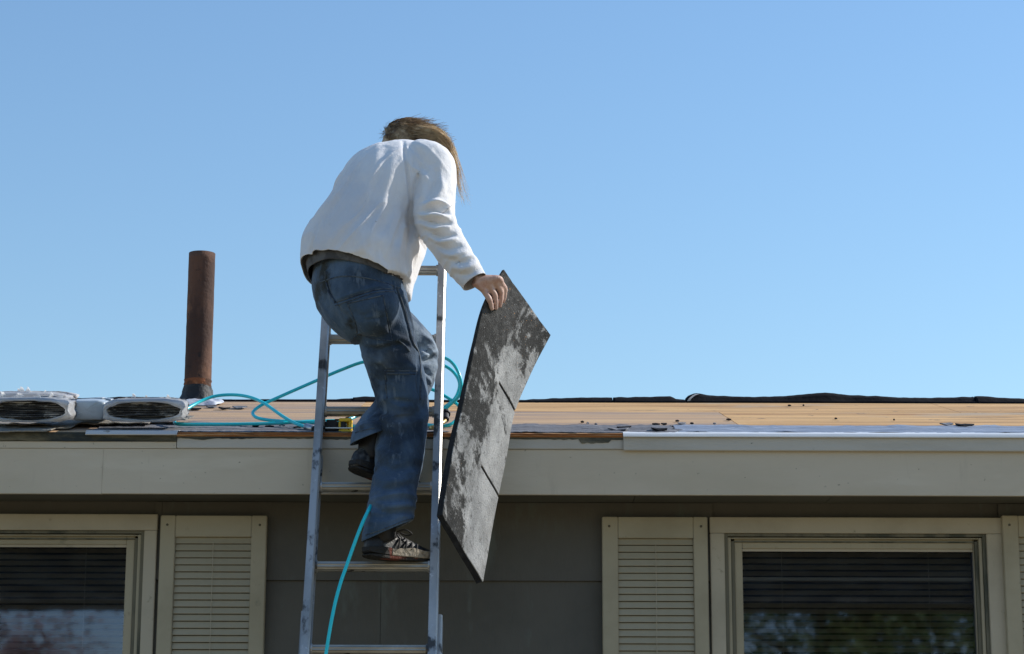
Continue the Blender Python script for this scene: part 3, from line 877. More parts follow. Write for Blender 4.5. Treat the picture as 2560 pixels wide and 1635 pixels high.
def rail(name, xo, side, z0, z1, n0, mirror):
    """I-section rail; xo is its outer edge"""
    xin = xo + FW*side
    xa, xb = min(xo, xin), max(xo, xin)
    tw = .004
    web = xa + (.0005 if side > 0 else FW - .0005 - tw)
    o = MB()
    fl5 = [(xa, n0 - .009), (xb, n0 - .009), (xb, n0 - .006), (xb - .006, n0), (xa, n0)]
    o.add([lp(x, z, nn) for z in (z0, z1) for x, nn in fl5], [(4, 3, 2, 1, 0), (5, 6, 7, 8, 9)] + [(i_, (i_+1) % 5, 5 + (i_+1) % 5, 5 + i_) for i_ in range(5)])
    for (p0, p1, q0, q1) in ((web, web + tw, n0 - DP + .005, n0 - .009), (xa, xb, n0 - DP, n0 - DP + .005)):
        vs_ = [lp(x, z, nn) for z in (z0, z1) for x, nn in ((p0, q0), (p1, q0), (p1, q1), (p0, q1))]
        o.add(vs_, [(0, 3, 2, 1), (4, 5, 6, 7), (0, 1, 5, 4), (1, 2, 6, 5), (2, 3, 7, 6), (3, 0, 4, 7)])
    return build(name, o, M['alu'], ladder, bevel=.001)
zt_l = PL(814, 508).z; zt_r = PL(1121, 527).z
ZTOP = (zt_l + zt_r)/2
Z_SEC = PL(1100, 1507).z
rail('rail', XL, 1, .9, ZTOP, 0, False)
rail('rail', XR, -1, .9, ZTOP, 0, True)
rail('base_rail', XL - .012, 1, 0.02, Z_SEC + .01, -.076, False)
rail('base_rail', XR + .013, -1, 0.02, Z_SEC, -.076, True)
for xx, sd in ((XL, 1), (XR, -1)):
    xa, xb = min(xx, xx + sd*FW) - .002, max(xx, xx + sd*FW) + .002
    o = MB()
    vs_ = [lp(x, z, nn) for z in (ZTOP + .0005, ZTOP + .028) for x, nn in ((xa, -DP - .002), (xb, -DP - .002), (xb, .002), (xa, .002))]
    o.add(vs_, [(0, 3, 2, 1), (4, 5, 6, 7), (0, 1, 5, 4), (1, 2, 6, 5), (2, 3, 7, 6), (3, 0, 4, 7)])
    build('end_cap', o, M['cap'], ladder, bevel=.006)
rung_py = [660, 833, 1020, 1208, 1405, 1607]
zr = [PL(950, py, .02).z for py in rung_py]
print('rung z', zr, np.diff(zr), 'eave', Z_E, 'slope', math.degrees(SANG), 'XL XR', XL, XR)
dz_r = float(np.mean(np.diff(zr)))
zr0 = float(np.mean([z - i*dz_r for i, z in enumerate(zr)]))
# D-shaped fluted rung profile
rprof = []
for k in range(28):
    a = 2*math.pi*k/28
    rr = .0185 + (.0013 if k % 2 else 0)
    u, v = rr*math.cos(a), rr*math.sin(a)
    v = min(v, .0125)
    rprof.append((u, v))
rm = MB().prism(rprof, XL + FW - .006 - (XL+XR)/2, XR - FW + .006 - (XL+XR)/2, lambda u, v, w_: (w_, u, v))
rme = mesh_from(rm.v, rm.f, (0, 0, 0), 'rung'); rme.materials.append(M['rung'])
RUNGS = []
i = -1
while True:
    z = zr0 + i*dz_r
    if z > ZTOP - .08: i += 1; continue
    if z < .95: break
    c = lp((XL+XR)/2, z, -DP*.5)
    c = Vector((c.x, c.y, c.z))
    RUNGS.append(c)
    piece('rung', rme, c, ladder)
    i += 1
z = .3
while z < Z_SEC - .05:
    piece('rung', rme, lp((XL+XR)/2, z, -.076 - DP*.5), ladder)
    z += -dz_r
for c in RUNGS:
    for sx_ in (XL + FW + .004, XR - FW - .004):
        o = MB().prism([(math.cos(2*math.pi*k/16)*.0225, min(.0155, math.sin(2*math.pi*k/16)*.0225)) for k in range(16)], sx_ - .003, sx_ + .003, lambda u, v, w_: (w_, c.y + u, c.z + v))
        build('rung_collar', o, M['alu'], ladder)
for sx_ in (XL, XR - FW):
    p = lp(sx_ + FW/2, 0.02, -.11)
    o = MB().box(p.x - .035, p.x + .035, p.y - .06, p.y + .06, 0.001, .045); build('foot', o, M['black'], ladder, bevel=.008)

# ------------------------------------------------------------------ bundles of new shingles
def bundle(px0, px1, pyb, pyt, depth, y0_, label, open_=True, wrapm='plastic', n_lay=13, lens=.5, seed=0., tuft=0, mouth=(.05, .05, .12, .10)):
    lift = .030
    q = PR((px0 + px1)/2, pyb, lift)
    y0 = y0_ if y0_ is not None else q.y
    x0, x1 = P(px0, pyb, y0).x, P(px1, pyb, y0).x
    H = (P((px0+px1)/2, pyt, y0).z - P((px0+px1)/2, pyb, y0).z)/math.cos(SANG)
    lift = (P((px0+px1)/2, pyb, y0).z - onroof(0, y0).z)*math.cos(SANG)
    cx = (x0 + x1)/2; W = x1 - x0
    b = thing('shingle_bundle', label, 'shingle bundle', onroof(cx, y0, lift), 'bundles of new shingles on the left of the roof')
    f = lambda u, v, h: onroof(cx + u, y0 + v*math.cos(SANG), h + lift)
    # wrapper: rings from the mouth round the front rim to the back
    ns = 56
    def ring(wd, ht, v, cz, powr, wob, sk=0.):
        out = []
        for k in range(ns):
            a = 2*math.pi*k/ns
            c, s = math.cos(a), math.sin(a)
            c = math.copysign(abs(c)**(2/powr), c); s = math.copysign(abs(s)**(2/powr), s)
            q = 1 + wob*(noise.noise(Vector((c*2.5, s*2.5, seed + v*9))) + .6*noise.noise(Vector((c*8, s*5, seed*2 + v*25))))
            vv = v + wob*.12*noise.noise(Vector((c*4, s*4, seed + 4)))
            out.append(f(wd/2*c*q, vv, max(.0015, cz + ht/2*s*q + .006*sk*c)))
        return out
    rings = []
    if open_:
        mw, mh = W*(1 - mouth[0] - mouth[1]), H*(1 - mouth[2] - mouth[3])
        rings += [ring(mw*.97, mh*.92, .05, H*.5, 2.0, .05), ring(mw, mh, .006, H*.5, 2.0, .06), ring(W*.97, H*.80, -.008, H*.5, 2.6, .06), ring(W*.99, H*.96, .002, H*.5, 3.8, .07)]
    else:
        rings += [[f(0, .004, H*.5)]*ns, ring(W*.8, H*.8, .0, H*.5, 6, .02), ring(W*.97, H*.95, .004, H*.5, 6, .03)]
    for v, q in ((.02, 1.0), (.06, 1.015), (.14, 1.0), (depth*.6, 1.01), (depth*.95, .99)):
        rings.append(ring(W*q, H*q, v, H*.5, 4.4, .075))
    rings.append(ring(W*.7, H*.7, depth, H*.5, 4, .02))
    o = MB()
    o.add([p for r_ in rings for p in r_], [(i*ns+k, i*ns+(k+1) % ns, (i+1)*ns+(k+1) % ns, (i+1)*ns+k) for i in range(len(rings)-1) for k in range(ns)] + [tuple((len(rings)-1)*ns + k for k in range(ns))])
    wob = build('wrapper', o, M[wrapm], b, smooth=True)
    if open_:
        mh = H*(1 - mouth[2] - mouth[3]) + .006
        for i in range(n_lay):
            t = (i + .5)/n_lay
            wl_ = W*.94*math.sqrt(max(.05, 1 - (abs(t - .5)*1.75)**2.4))
            h0 = H*.5 - mh/2 + mh*t
            th = mh/n_lay*.58
            fr = .012 + random.uniform(-.006, .010)
            nn = 18; vs_, fs_ = [], []
            sag = random.uniform(-.0012, .0012)
            for q in range(nn + 1):
                u = -wl_/2 + wl_*q/nn
                e = fr + .004*noise.noise(Vector((u*40, i*3.1, seed)))
                hh = h0 + sag*math.cos(u*22) + .0010*noise.noise(Vector((u*18, i*5.1, seed)))
                vs_ += [f(u, e, hh - th/2), f(u, e, hh + th/2), f(u, depth*.9, hh + th/2), f(u, depth*.9, hh - th/2)]
            for q in range(nn):
                for k in range(4): fs_.append((q*4+k, (q+1)*4+k, (q+1)*4+(k+1) % 4, q*4+(k+1) % 4))
            fs_ += [(0, 1, 2, 3), tuple(nn*4 + k for k in (3, 2, 1, 0))]
            ob = MB(); ob.add(vs_, fs_)
            build('shingle', ob, M['new_shingle'], b)
    # torn tufts of wrap on top
    for k in range(tuft):
        u = random.uniform(-.42, .42)*W; v = random.uniform(.02, .7*depth); s = random.uniform(.008, .021)
        vs_ = []
        nn = 6
        a0 = random.uniform(0, 6.28)
        for q in range(nn):
            t = q/(nn-1)
            wdt = s*(1 - t*.7)*(.8 + .4*random.random())
            ax = Vector((math.cos(a0), math.sin(a0), 0))
            cpt = f(u, v, H*.99) + Vector((.3*s*math.sin(3*t), .2*s, s*1.1*t**.8*random.uniform(.8, 1.1)))
            vs_ += [cpt - ax*wdt, cpt + ax*wdt*random.uniform(.5, 1.1)]
        fs_ = [(2*q, 2*q+1, 2*q+3, 2*q+2) for q in range(nn-1)]
        o = MB(); o.add(vs_, fs_); o.add([Vector(p) + Vector((.0008, .0012, .0004)) for p in vs_], [g[::-1] for g in fs_])
        build('torn_wrap', o, M[wrapm], b)
    return b
X_OLD_PX = 435
bundle(166, 264, 1051, 1003, .22, None, 'grey wrapped end of a shingle bundle between the two opened bundles', False, 'plastic_shaded', seed=3.)
bundle(-36, 174, 1056, 998, .16, None, 'white-wrapped shingle bundle open at its end, cut off by the left edge of the picture', True, 'plastic', 11, seed=1., tuft=5, mouth=(.02, .07, .10, .06))
bundle(258, 459, 1056, 1001, .16, None, 'white-wrapped shingle bundle with dark open end beside the rusty pipe', True, 'plastic', 12, seed=2., tuft=3, mouth=(.02, .05, .16, .05))
bundle(-60, 168, 1026, 985, .20, .85, 'flat white plastic-wrapped shingle bundle lying behind the leftmost opened bundle', False, 'plastic', seed=6., tuft=5)

# ------------------------------------------------------------------ air hose
def above(p, h=.011):
    if p.y > -.012:
        zr_ = Z_E + SLOPE*p.y + h
        if p.z < zr_: p = Vector((p.x, p.y, zr_))
    return p
hp = []
def H(px, py, y): hp.append(above(P(px, py, y)))
def HR(px, py): q = PR(px, py); hp.append(onroof(q.x, q.y, .010))
for a in [(770, 1073, .10), (735, 1057, .16), (700, 1036, .24), (660, 1008, .34), (625, 993, .40), (585, 987, .43), (540, 990, .43), (500, 1004, .40), (462, 1026, .33), (440, 1047, .26), (437, 1057, .21), (452, 1061, .19),
          (500, 1061, .19), (580, 1060.5, .19), (690, 1058, .20), (760, 1054, .24), (820, 1052, .27), (862, 1051, .28), (890, 1041, .33), (920, 1030, .38), (965, 1015, .42), (1020, 1045, .36), (1075, 1068, .22), (1115, 1066, .20),
          (1140, 1050, .22), (1150, 1020, .28), (1125, 998, .3), (1090, 978, .3), (1050, 960, .3), (1020, 925, .3), (1050, 895, .3), (1105, 893, .28), (1135, 912, .26), (1152, 950, .25), (1150, 985, .26), (1125, 1012, .3), (1100, 1028, .33), (1050, 1020, .36), (1010, 980, .36), (1015, 925, .34),
          (1060, 905, .33), (1110, 914, .30), (1138, 935, .29), (1149, 962, .28), (1138, 995, .3), (1110, 1018, .33), (1080, 1030, .35), (1030, 1010, .38), (980, 950, .38), (960, 915, .38), (915, 904, .36), (850, 926, .36), (790, 952, .36), (735, 976, .36), (690, 996, .36), (655, 1012, .35), (635, 1027, .33), (633, 1037, .30),
          (648, 1046, .26), (690, 1052, .23), (750, 1055, .22), (820, 1058, .20), (880, 1066, .14), (920, 1078, .05), (945, 1095, -.06), (960, 1130, -.115), (958, 1190, -.118), (942, 1235, -.19), (924, 1270, -.30), (905, 1310, -.34), (885, 1362, -.36), (868, 1410, -.38), (850, 1462, -.41),
          (833, 1530, -.44), (815, 1635, -.47)]:
    H(*a)
H_END = hp[-1]
for dz, dx, dy in ((.18, .018, .03), (.45, .045, .07), (.85, .09, .13), (1.3, .14, .2), (1.7, .19, .28)):
    hp.append(Vector((H_END.x - dx, H_END.y - dy, H_END.z - dz)))
hp += [Vector((H_END.x - .26, H_END.y - .40, .05)), Vector((H_END.x - .40, H_END.y - .55, .012)), Vector((H_END.x - .75, H_END.y - .70, .012)), Vector((H_END.x - 1.3, H_END.y - .75, .012)), Vector((H_END.x - 2.0, H_END.y - .6, .012))]
hose = thing('air_hose', 'teal air hose looped over the roof edge and hanging down by the ladder', 'hose', hp[0])
build('hose_tube', MB().tube(hp, .0059, 12, 5), M['hose'], hose, smooth=True)
d0 = (hp[0] - hp[1]).normalized()
build('coupling', MB().tube([hp[0] - d0*.01, hp[0] + d0*.02, hp[0] + d0*.035], [.0135, .0135, .010], 12, 1), M['steel'], hose, smooth=True)
# second short end of hose with its black plug behind the ladder's right rail
q0 = PR(1096, 1072); q0 = onroof(q0.x, q0.y, .012)
fit = thing('hose_plug', 'black and brass hose plug lying on the roof behind the right ladder rail', 'hose fitting', q0)
a0, a1 = P(1118, 1052, .17), P(1111, 1030, .21)
build('plug_body', MB().tube([P(1113, 1050, .17), P(1112.5, 1032, .20)], [.014, .014], 14, 1, Vector((1, 0, 0))), M['black'], fit, smooth=False, bevel=.002)
build('plug_flange', MB().tube([P(1112.8, 1036, .193), P(1112.6, 1032, .199)], [.019, .019], 14, 1, Vector((1, 0, 0))), M['black'], fit)
build('brass_tip', MB().tube([P(1113, 1051, .168), P(1092, 1066, .14), P(1078, 1072, .12)], [.008, .009, .011], 10, 2), M['brass'], fit, smooth=True)

# ------------------------------------------------------------------ black and yellow tool on the eave
tb = onroof(Xat(850), .06, .004)
tool = thing('power_tool', 'small black and yellow tool lying at the roof edge inside the ladder', 'tool', tb)
ty = .05
tz0 = onroof(0, ty, .006).z
def tx(px): return Xat(px, ty, 1065)
tz = lambda py: P(840, py, ty).z
o = MB().box(tx(812), tx(847), ty - .02, ty + .03, tz(1083), tz(1051)); build('grip', o, M['black'], tool, bevel=.007)
o = MB().box(tx(779), tx(813), ty - .012, ty + .02, tz(1082), tz(1066)); build('nose', o, M['black'], tool, bevel=.004)
# yellow frame round a dark window
oy = MB()
for (a, b, c, d) in ((848, 880, 1056, 1048), (848, 880, 1083.5, 1077), (848, 853, 1077, 1056), (873, 880, 1077, 1056), (853, 873, 1077, 1071)):
    oy.box(tx(a), tx(b), ty - .024, ty + .03, tz(c), tz(d))
build('housing', oy, M['yellow'], tool, bevel=.0022)
o = MB().box(tx(853.3), tx(864), ty - .021, ty + .028, tz(1070.7), tz(1056.3)); build('trigger_block', o, M['black'], tool, bevel=.002)
o = MB().box(tx(865.5), tx(872.7), ty + .004, ty + .028, tz(1070.7), tz(1056.3)); build('panel', o, M['yellow'], tool)
o = MB().box(tx(815), tx(884), ty - .0285, ty - .0245, tz(1074.5), tz(1071.6)); build('belt_hook', o, M['steel'], tool, bevel=.001)
o = MB().box(tx(835), tx(862), ty + .005, ty + .02, tz(1050), tz(1046.5)); build('top_plate', o, M['black'], tool, bevel=.002)

# ------------------------------------------------------------------ the shingle in the hand
EDGE_L = [(0, 1260, 674, -.17), (.15, 1214, 757, -.25), (.32, 1189, 864, -.285), (.49, 1167, 968, -.31), (.755, 1132, 1132, -.36), (1, 1106, 1286, -.41)]
EDGE_R = [(0, 1376, 838, -.02), (.17, 1327, 934, -.07), (.333, 1288, 1028, -.12), (.5, 1268, 1134, -.16), (.667, 1246, 1240, -.215), (1, 1208, 1454, -.325)]
def curve_of(tab):
    pts = [P(a[1], a[2], a[3]) for a in tab]
    q, s = spline(pts, [(a[0],) for a in tab], 12)
    ss = np.array([x[0] for x in s]); ss[0] = 0
    arr = np.array([list(p) for p in q])
    return lambda t: Vector([float(np.interp(t, ss, arr[:, i])) for i in range(3)])
CL, CR = curve_of(EDGE_L), curve_of(EDGE_R)
def sh_pt(s, t, off=0.0, shift=0.0):
    a, b = CL(s), CR(s)
    p = a.lerp(b, t)
    ds = (CL(min(1, s+.02)) - CL(max(0, s-.02))).lerp(CR(min(1, s+.02)) - CR(max(0, s-.02)), t)
    nv = (b - a).cross(ds).normalized()
    if nv.y > 0: nv = -nv
    curl = .012*math.sin(math.pi*t)*math.sin(math.pi*min(1, s*1.1))
    rip = .0025*noise.noise(Vector((s*7, t*4, 1.5)))
    return p + nv*(curl + rip - off)
strip = thing('asphalt_shingle', 'dusty grey three-tab asphalt shingle strip held in the right hand', 'shingle', sh_pt(1, .5))
def shingle_layer(name, off0, off1, th, slots, material, seed, ds=0.0, ragged=.004):
    n_s, n_t = 72, 26
    ss = sorted(set(list(np.linspace(0, 1, n_s + 1)) + [1/3 - .0062, 1/3 + .0062, 2/3 - .0062, 2/3 + .0062]))
    tt = list(np.linspace(0, 1, n_t + 1))
    o = MB(); idx = {}; vs_ = []
    for i, s in enumerate(ss):
        for j, t in enumerate(tt):
            off = off0 + (off1 - off0)*min(1, max(0, (s - .05)/.75))
            te = t + (ragged*noise.noise(Vector((s*45, seed, j))) if j in (0, n_t) else 0)
            se = s + (ragged*.6*noise.noise(Vector((t*28, seed, i + 5))) if i in (0, len(ss)-1) else 0)
            idx[i, j] = len(vs_); vs_.append(sh_pt(min(1, max(0, se)), te, off))
    m_ = len(vs_)
    for i, s in enumerate(ss):
        for j, t in enumerate(tt):
            off = off0 + (off1 - off0)*min(1, max(0, (s - .05)/.75)) + th
            vs_.append(sh_pt(s, t, off))
    keep = set()
    for i in range(len(ss)-1):
        for j in range(n_t):
            mid = (ss[i] + ss[i+1])/2
            if slots and (abs(mid - 1/3) < .0061 or abs(mid - 2/3) < .0061) and tt[j] > .51: continue
            keep.add((i, j))
    fs_ = []
    for (i, j) in keep:
        a, b, c, d = idx[i, j], idx[i+1, j], idx[i+1, j+1], idx[i, j+1]
        fs_ += [(a, b, c, d), (d + m_, c + m_, b + m_, a + m_)]
        for (u, v, ni, nj) in ((a, b, i, j-1), (b, c, i+1, j), (c, d, i, j+1), (d, a, i-1, j)):
            if (ni, nj) not in keep: fs_.append((v, u, u + m_, v + m_))
    o.add(vs_, fs_)
    ob = build(name, o, material, strip, auto=40)
    if slots:
        for an, arr in (('along', [x for x in ss for _ in tt]), ('across', [t for _ in ss for t in tt])):
            at_ = ob.data.attributes.new(an, 'FLOAT', 'POINT'); at_.data.foreach_set('value', np.array(arr + arr, dtype=np.float32))
    return ob
shingle_layer('top_layer', 0, 0, .0035, True, M['asphalt'], 1.)
for k in range(5):
    shingle_layer('backing_layer', .0040 + .0003*k, .0042 + .0055*k, .0045, False, M['asphalt_back'], 3. + k, ragged=.008)

# ------------------------------------------------------------------ the roofer
FA = R(42)
RV = Vector((math.cos(FA), -math.sin(FA), 0))       # the person's right
FV = Vector((math.sin(FA), math.cos(FA), 0))        # the way the hips face

def voxel(mb, size, smooth=6, fac=.5):
    me = bpy.data.meshes.new('tmp')
    me.from_pydata([tuple(v) for v in mb.v], [], mb.f)
    bm = bmesh.new(); bm.from_mesh(me); bmesh.ops.recalc_face_normals(bm, faces=bm.faces); bm.to_mesh(me); bm.free()
    ob = bpy.data.objects.new('tmp', me); COL.objects.link(ob)
    md = ob.modifiers.new('r', 'REMESH'); md.mode = 'VOXEL'; md.voxel_size = size
    if smooth:
        sm = ob.modifiers.new('s', 'SMOOTH'); sm.factor = fac; sm.iterations = smooth
    dg = bpy.context.evaluated_depsgraph_get()
    out = bpy.data.meshes.new_from_object(ob.evaluated_get(dg))
    bpy.data.objects.remove(ob); bpy.data.meshes.remove(me)
    return out

def arrays(me):
    n = len(me.vertices)
    co = np.empty(n*3); me.vertices.foreach_get('co', co)
    no = np.empty(n*3); me.vertices.foreach_get('normal', no)
    return co.reshape(-1, 3), no.reshape(-1, 3)

def folds(me, defs):
    """press creases and raise ridges along lines given on the cloth as seen in the photograph"""
    bv = BVHTree.FromPolygons([v.co[:] for v in me.vertices], [p.vertices[:] for p in me.polygons])
    co, no = arrays(me)
    disp = np.zeros(len(co))
    for line, width, amp in defs:
        pts, nn = [], []
        q, _ = spline([Vector((x, y, 0)) for x, y in line], [(1,)]*len(line), 6)
        tot = len(q) - 1
        for i, p in enumerate(q):
            hit = bv.ray_cast(CAM, ray(p.x, p.y))
            if hit[0] is None: continue
            pts.append(list(hit[0]) + [math.sin(math.pi*(.12 + .76*i/max(1, tot)))]); nn.append(list(hit[1]))
        if not pts: continue
        pts = np.array(pts); nn = np.array(nn)
        lo, hi = pts[:, :3].min(0) - width*2.5, pts[:, :3].max(0) + width*2.5
        sel = np.where(((co > lo) & (co < hi)).all(1))[0]
        if len(sel) == 0: continue
        # distance to the polyline by dense samples
        dense = np.concatenate([pts[:-1]*(1 - t) + pts[1:]*t for t in np.linspace(0, 1, 5)]) if len(pts) > 1 else pts
        dn = np.concatenate([nn[:-1]]*5) if len(pts) > 1 else nn
        d2 = ((co[sel][:, None, :] - dense[None, :, :3])**2).sum(2)
        k = d2.argmin(1)
        d = np.sqrt(d2[np.arange(len(sel)), k])
        facing = (no[sel]*dn[k]).sum(1) > -.2
        disp[sel] += np.where(facing, amp*dense[k, 3]*np.exp(-(d/width)**2), 0)
    co = co + no*disp[:, None]
    me.vertices.foreach_set('co', co.ravel()); me.update()

def rough_up(me, scale, amp, stretch=(1, 1, 1), seed=0.0):
    co, no = arrays(me)
    dv = np.array([noise.noise(Vector((c[0]*scale*stretch[0] + seed, c[1]*scale*stretch[1], c[2]*scale*stretch[2]))) for c in co])
    me.vertices.foreach_set('co', (co + no*(amp*dv)[:, None]).ravel()); me.update()

def creases(me, along, f_al, f_pe, amp, seed, centre=None, radius=.2, sharp=1.6):
    """cloth folds that run in one direction: ridged noise stretched along it"""
    a = Vector(along).normalized(); p1 = a.cross(Vector((0, 1, .1))).normalized(); p2 = a.cross(p1).normalized()
    co, no = arrays(me)
    u = co @ np.array(list(a))*f_al; v = co @ np.array(list(p1))*f_pe; w = co @ np.array(list(p2))*f_pe*.45
    k = np.ones(len(co))
    if centre is not None: k = np.exp(-(np.linalg.norm(co - np.array(list(centre)), axis=1)/radius)**2)
    d = np.zeros(len(co))
    for i in np.where(k > .03)[0]:
        wob = noise.noise(Vector((u[i]*1.3 + seed, v[i]*.25, w[i]*.3)))*.9
        n_ = noise.noise(Vector((u[i] + seed*3, v[i] + wob, w[i])))
        d[i] = ((1 - min(1, abs(n_)*2.2))**sharp - .3)*k[i]
    me.vertices.foreach_set('co', (co + no*(amp*d)[:, None]).ravel()); me.update()

def cut(me, co, no, centre=None, radius=None):
    """open a garment: drop what lies on the side of the plane that no points to"""
    bm = bmesh.new(); bm.from_mesh(me)
    if centre is None: geom = bm.verts[:] + bm.edges[:] + bm.faces[:]
    else:
        vs_ = [v for v in bm.verts if (v.co - centre).length < radius]
        s = set(vs_)
        fs_ = [f for f in bm.faces if all(v in s for v in f.verts)]
        es_ = [e for e in bm.edges if all(v in s for v in e.verts)]
        geom = vs_ + es_ + fs_
    bmesh.ops.bisect_plane(bm, geom=geom, plane_co=co, plane_no=no, clear_outer=True)
    bm.to_mesh(me); bm.free()

def finish(name, me, material, parent, thick=0.0):
    b = BASE[parent.name] if parent is not None else PB
    if thick:
        bm = bmesh.new(); bm.from_mesh(me)
        bmesh.ops.recalc_face_normals(bm, faces=bm.faces)
        bmesh.ops.solidify(bm, geom=bm.faces[:], thickness=thick)
        bm.to_mesh(me); bm.free()
    me.transform(Matrix.Translation(-b))
    me.polygons.foreach_set('use_smooth', [True]*len(me.polygons))
    me.materials.clear(); me.materials.append(material)
    me.name = name
    o = bpy.data.objects.new(name, me); COL.objects.link(o)
    if parent is not None: o.parent = parent
    else: o.location = b
    BASE[o.name] = b
    return o

# foot frames: right foot on the lower rung, left foot one rung higher
def rung_at(py): return min(RUNGS, key=lambda c: abs(c.z - PL(950, py, .02).z))
rung_r, rung_l = rung_at(1405), rung_at(1208)
def foot_frame(px_heel, rung, ang, tilt, lift=0.0):
    f = Vector((math.sin(ang), math.cos(ang), 0))
    x = P(px_heel, 1300, rung.y - .09).x
    heel = Vector((x, rung.y - .115*math.cos(ang) - .035, rung.z + .0135 + lift - .12*math.sin(tilt)))
    up = Vector((0, 0, 1)); f = (f*math.cos(tilt) + up*math.sin(tilt)).normalized()
    side = f.cross(up).normalized()                 # to the right of the foot
    up = side.cross(f).normalized()
    return heel, f, side, up
FR_R = foot_frame(916, rung_r, R(50), R(-1))
FR_L = foot_frame(876, rung_l, R(50), R(-11), .004)
ank_r = FR_R[0] + FR_R[1]*.065 + FR_R[3]*.09
ank_l = FR_L[0] + FR_L[1]*.065 + FR_L[3]*.09
PB = Vector((FR_R[0] + FR_R[1]*.13))

def pts_of(tab): return [P(a[0], a[1], a[2]) for a in tab]
TORSO = [(897, 722, -.195, .186, .150, .60), (895, 692, -.19, .190, .155, .58), (892, 640, -.185, .196, .165, .55), (903, 580, -.175, .176, .150, .50), (922, 522, -.16, .150, .132, .46), (946, 470, -.135, .150, .122, .44), (975, 432, -.095, .160, .110, .44), (1000, 414, -.045, .156, .092, .44), (1020, 405, .005, .108, .074, .5), (1028, 401, .055, .066, .062, .5)]
ARM_R = [(1040, 402, -.11, .078), (1080, 411, -.14, .078), (1090, 450, -.165, .072), (1086, 505, -.20, .070), (1086, 552, -.235, .069), (1112, 600, -.25, .061), (1150, 655, -.27, .053), (1188, 706, -.287, .045), (1212, 740, -.298, .043)]
ARM_L = [(955, 425, .0, .070), (912, 436, .05, .068), (880, 470, .15, .066), (860, 530, .21, .060), (838, 566, .262, .048), (828, 580, .28, .044)]
LEG_R = [(943, 745, -.215, .105), (960, 820, -.20, .099), (978, 890, -.175, .096), (996, 950, -.155, .093), (1006, 1000, -.15, .090), (1005, 1060, -.16, .088), (1000, 1130, -.185, .084), (990, 1200, -.22, .076), (980, 1260, -.255, .077), (972, 1315, None, .082), (966, 1362, None, .086)]
LEG_L = [(880, 752, -.15, .108), (940, 800, -.10, .103), (1003, 846, -.065, .090), (1041, 880, -.045, .074), (1034, 935, -.05, .078), (998, 1008, -.075, .078), (962, 1056, -.12, .075), (934, 1092, -.16, .074), (926, 1126, -.175, .074)]
LEG_R = [(a, b, ank_r.y if c is None else c, d) for a, b, c, d in LEG_R]
PELVIS = [(893, 632, -.155, .166, .128), (893, 664, -.165, .171, .132), (895, 700, -.18, .176, .141), (905, 738, -.19, .163, .143), (926, 785, -.20, .136, .132), (946, 830, -.20, .10, .10)]

# ---- body: one continuous skin
bm_ = MB()
def body_loft(tab, k, ref=RV, n=18):
    bm_.loft(pts_of(tab), [(a[3]*k, (a[4] if len(a) > 4 else a[3])*k) for a in tab], ref, n)
body_loft(TORSO[1:], .66); body_loft(PELVIS, .70)
body_loft(ARM_R[:7], .62, Vector((1, .3, 0)), 14); body_loft(ARM_L[:5], .62, Vector((1, .3, 0)), 14)
body_loft(LEG_R[:9], .55); body_loft(LEG_L[1:6], .5)
for fr, ank, leg in ((FR_R, ank_r, LEG_R), (FR_L, ank_l, LEG_L)):
    bm_.tube([P(*leg[-4][:3]), P(*leg[-3][:3]), ank + Vector((0, 0, .03)) + fr[1]*.008, ank - fr[3]*.02 + fr[1]*.02], [.042, .038, .034, .032], 14, 3)
    bm_.loft([fr[0] + fr[1]*.03 + fr[3]*.05, fr[0] + fr[1]*.12 + fr[3]*.05, fr[0] + fr[1]*.20 + fr[3]*.04, fr[0] + fr[1]*.25 + fr[3]*.035], [(.028, .022), (.032, .024), (.036, .018), (.028, .012)], fr[2], 14, 3)
# head bowed forward, neck, face
HC = P(1022, 377, .15)
hf = (FV*.62 + Vector((.25, 0, 0)) + Vector((0, 0, -.62))).normalized()     # where the face looks
hu = (Vector((0, 0, 1)) - hf*hf.z).normalized()
hr = hf.cross(hu).normalized()
bm_.tube([P(1022, 402, .01), P(1024, 395, .07), HC - hf*.01 - hu*.03], [.062, .058, .056], 16, 3)
bm_.ball(HC, (.078, .097, .098), (hr, hf, hu))
bm_.ball(HC + hf*.030 - hu*.055, (.060, .066, .066), (hr, hf, hu))          # jaw
bm_.ball(HC + hf*.070 - hu*.100, (.026, .024, .020), (hr, hf, hu))          # chin
bm_.loft([HC + hf*.090 + hu*.004, HC + hf*.106 - hu*.022, HC + hf*.116 - hu*.038, HC + hf*.094 - hu*.046], [(.007, .008), (.009, .010), (.013, .011), (.012, .006)], hr, 10, 3)  # nose
for s in (-1, 1):
    bm_.ball(HC + hr*(.078*s) - hu*.022 - hf*.004, (.009, .019, .030), (hr, (hf - hr*.3*s).normalized(), hu), 12, 8)   # ear
    bm_.ball(HC + hr*(.032*s) + hf*.082 + hu*.006, (.019, .012, .007), (hr, hf, hu), 12, 8)    # brow
    bm_.ball(HC + hr*(.032*s) + hf*.078 - hu*.010, (.013, .012, .010), (hr, hf, hu), 12, 8)    # eye
    bm_.ball(HC + hr*(.038*s) + hf*.070 - hu*.040, (.022, .020, .018), (hr, hf, hu), 12, 8)    # cheek
for dz, w_ in ((-.066, .024), (-.077, .021)):
    bm_.ball(HC + hf*.089 + hu*dz, (w_, .011, .007), (hr, hf, hu), 12, 8)   # lips
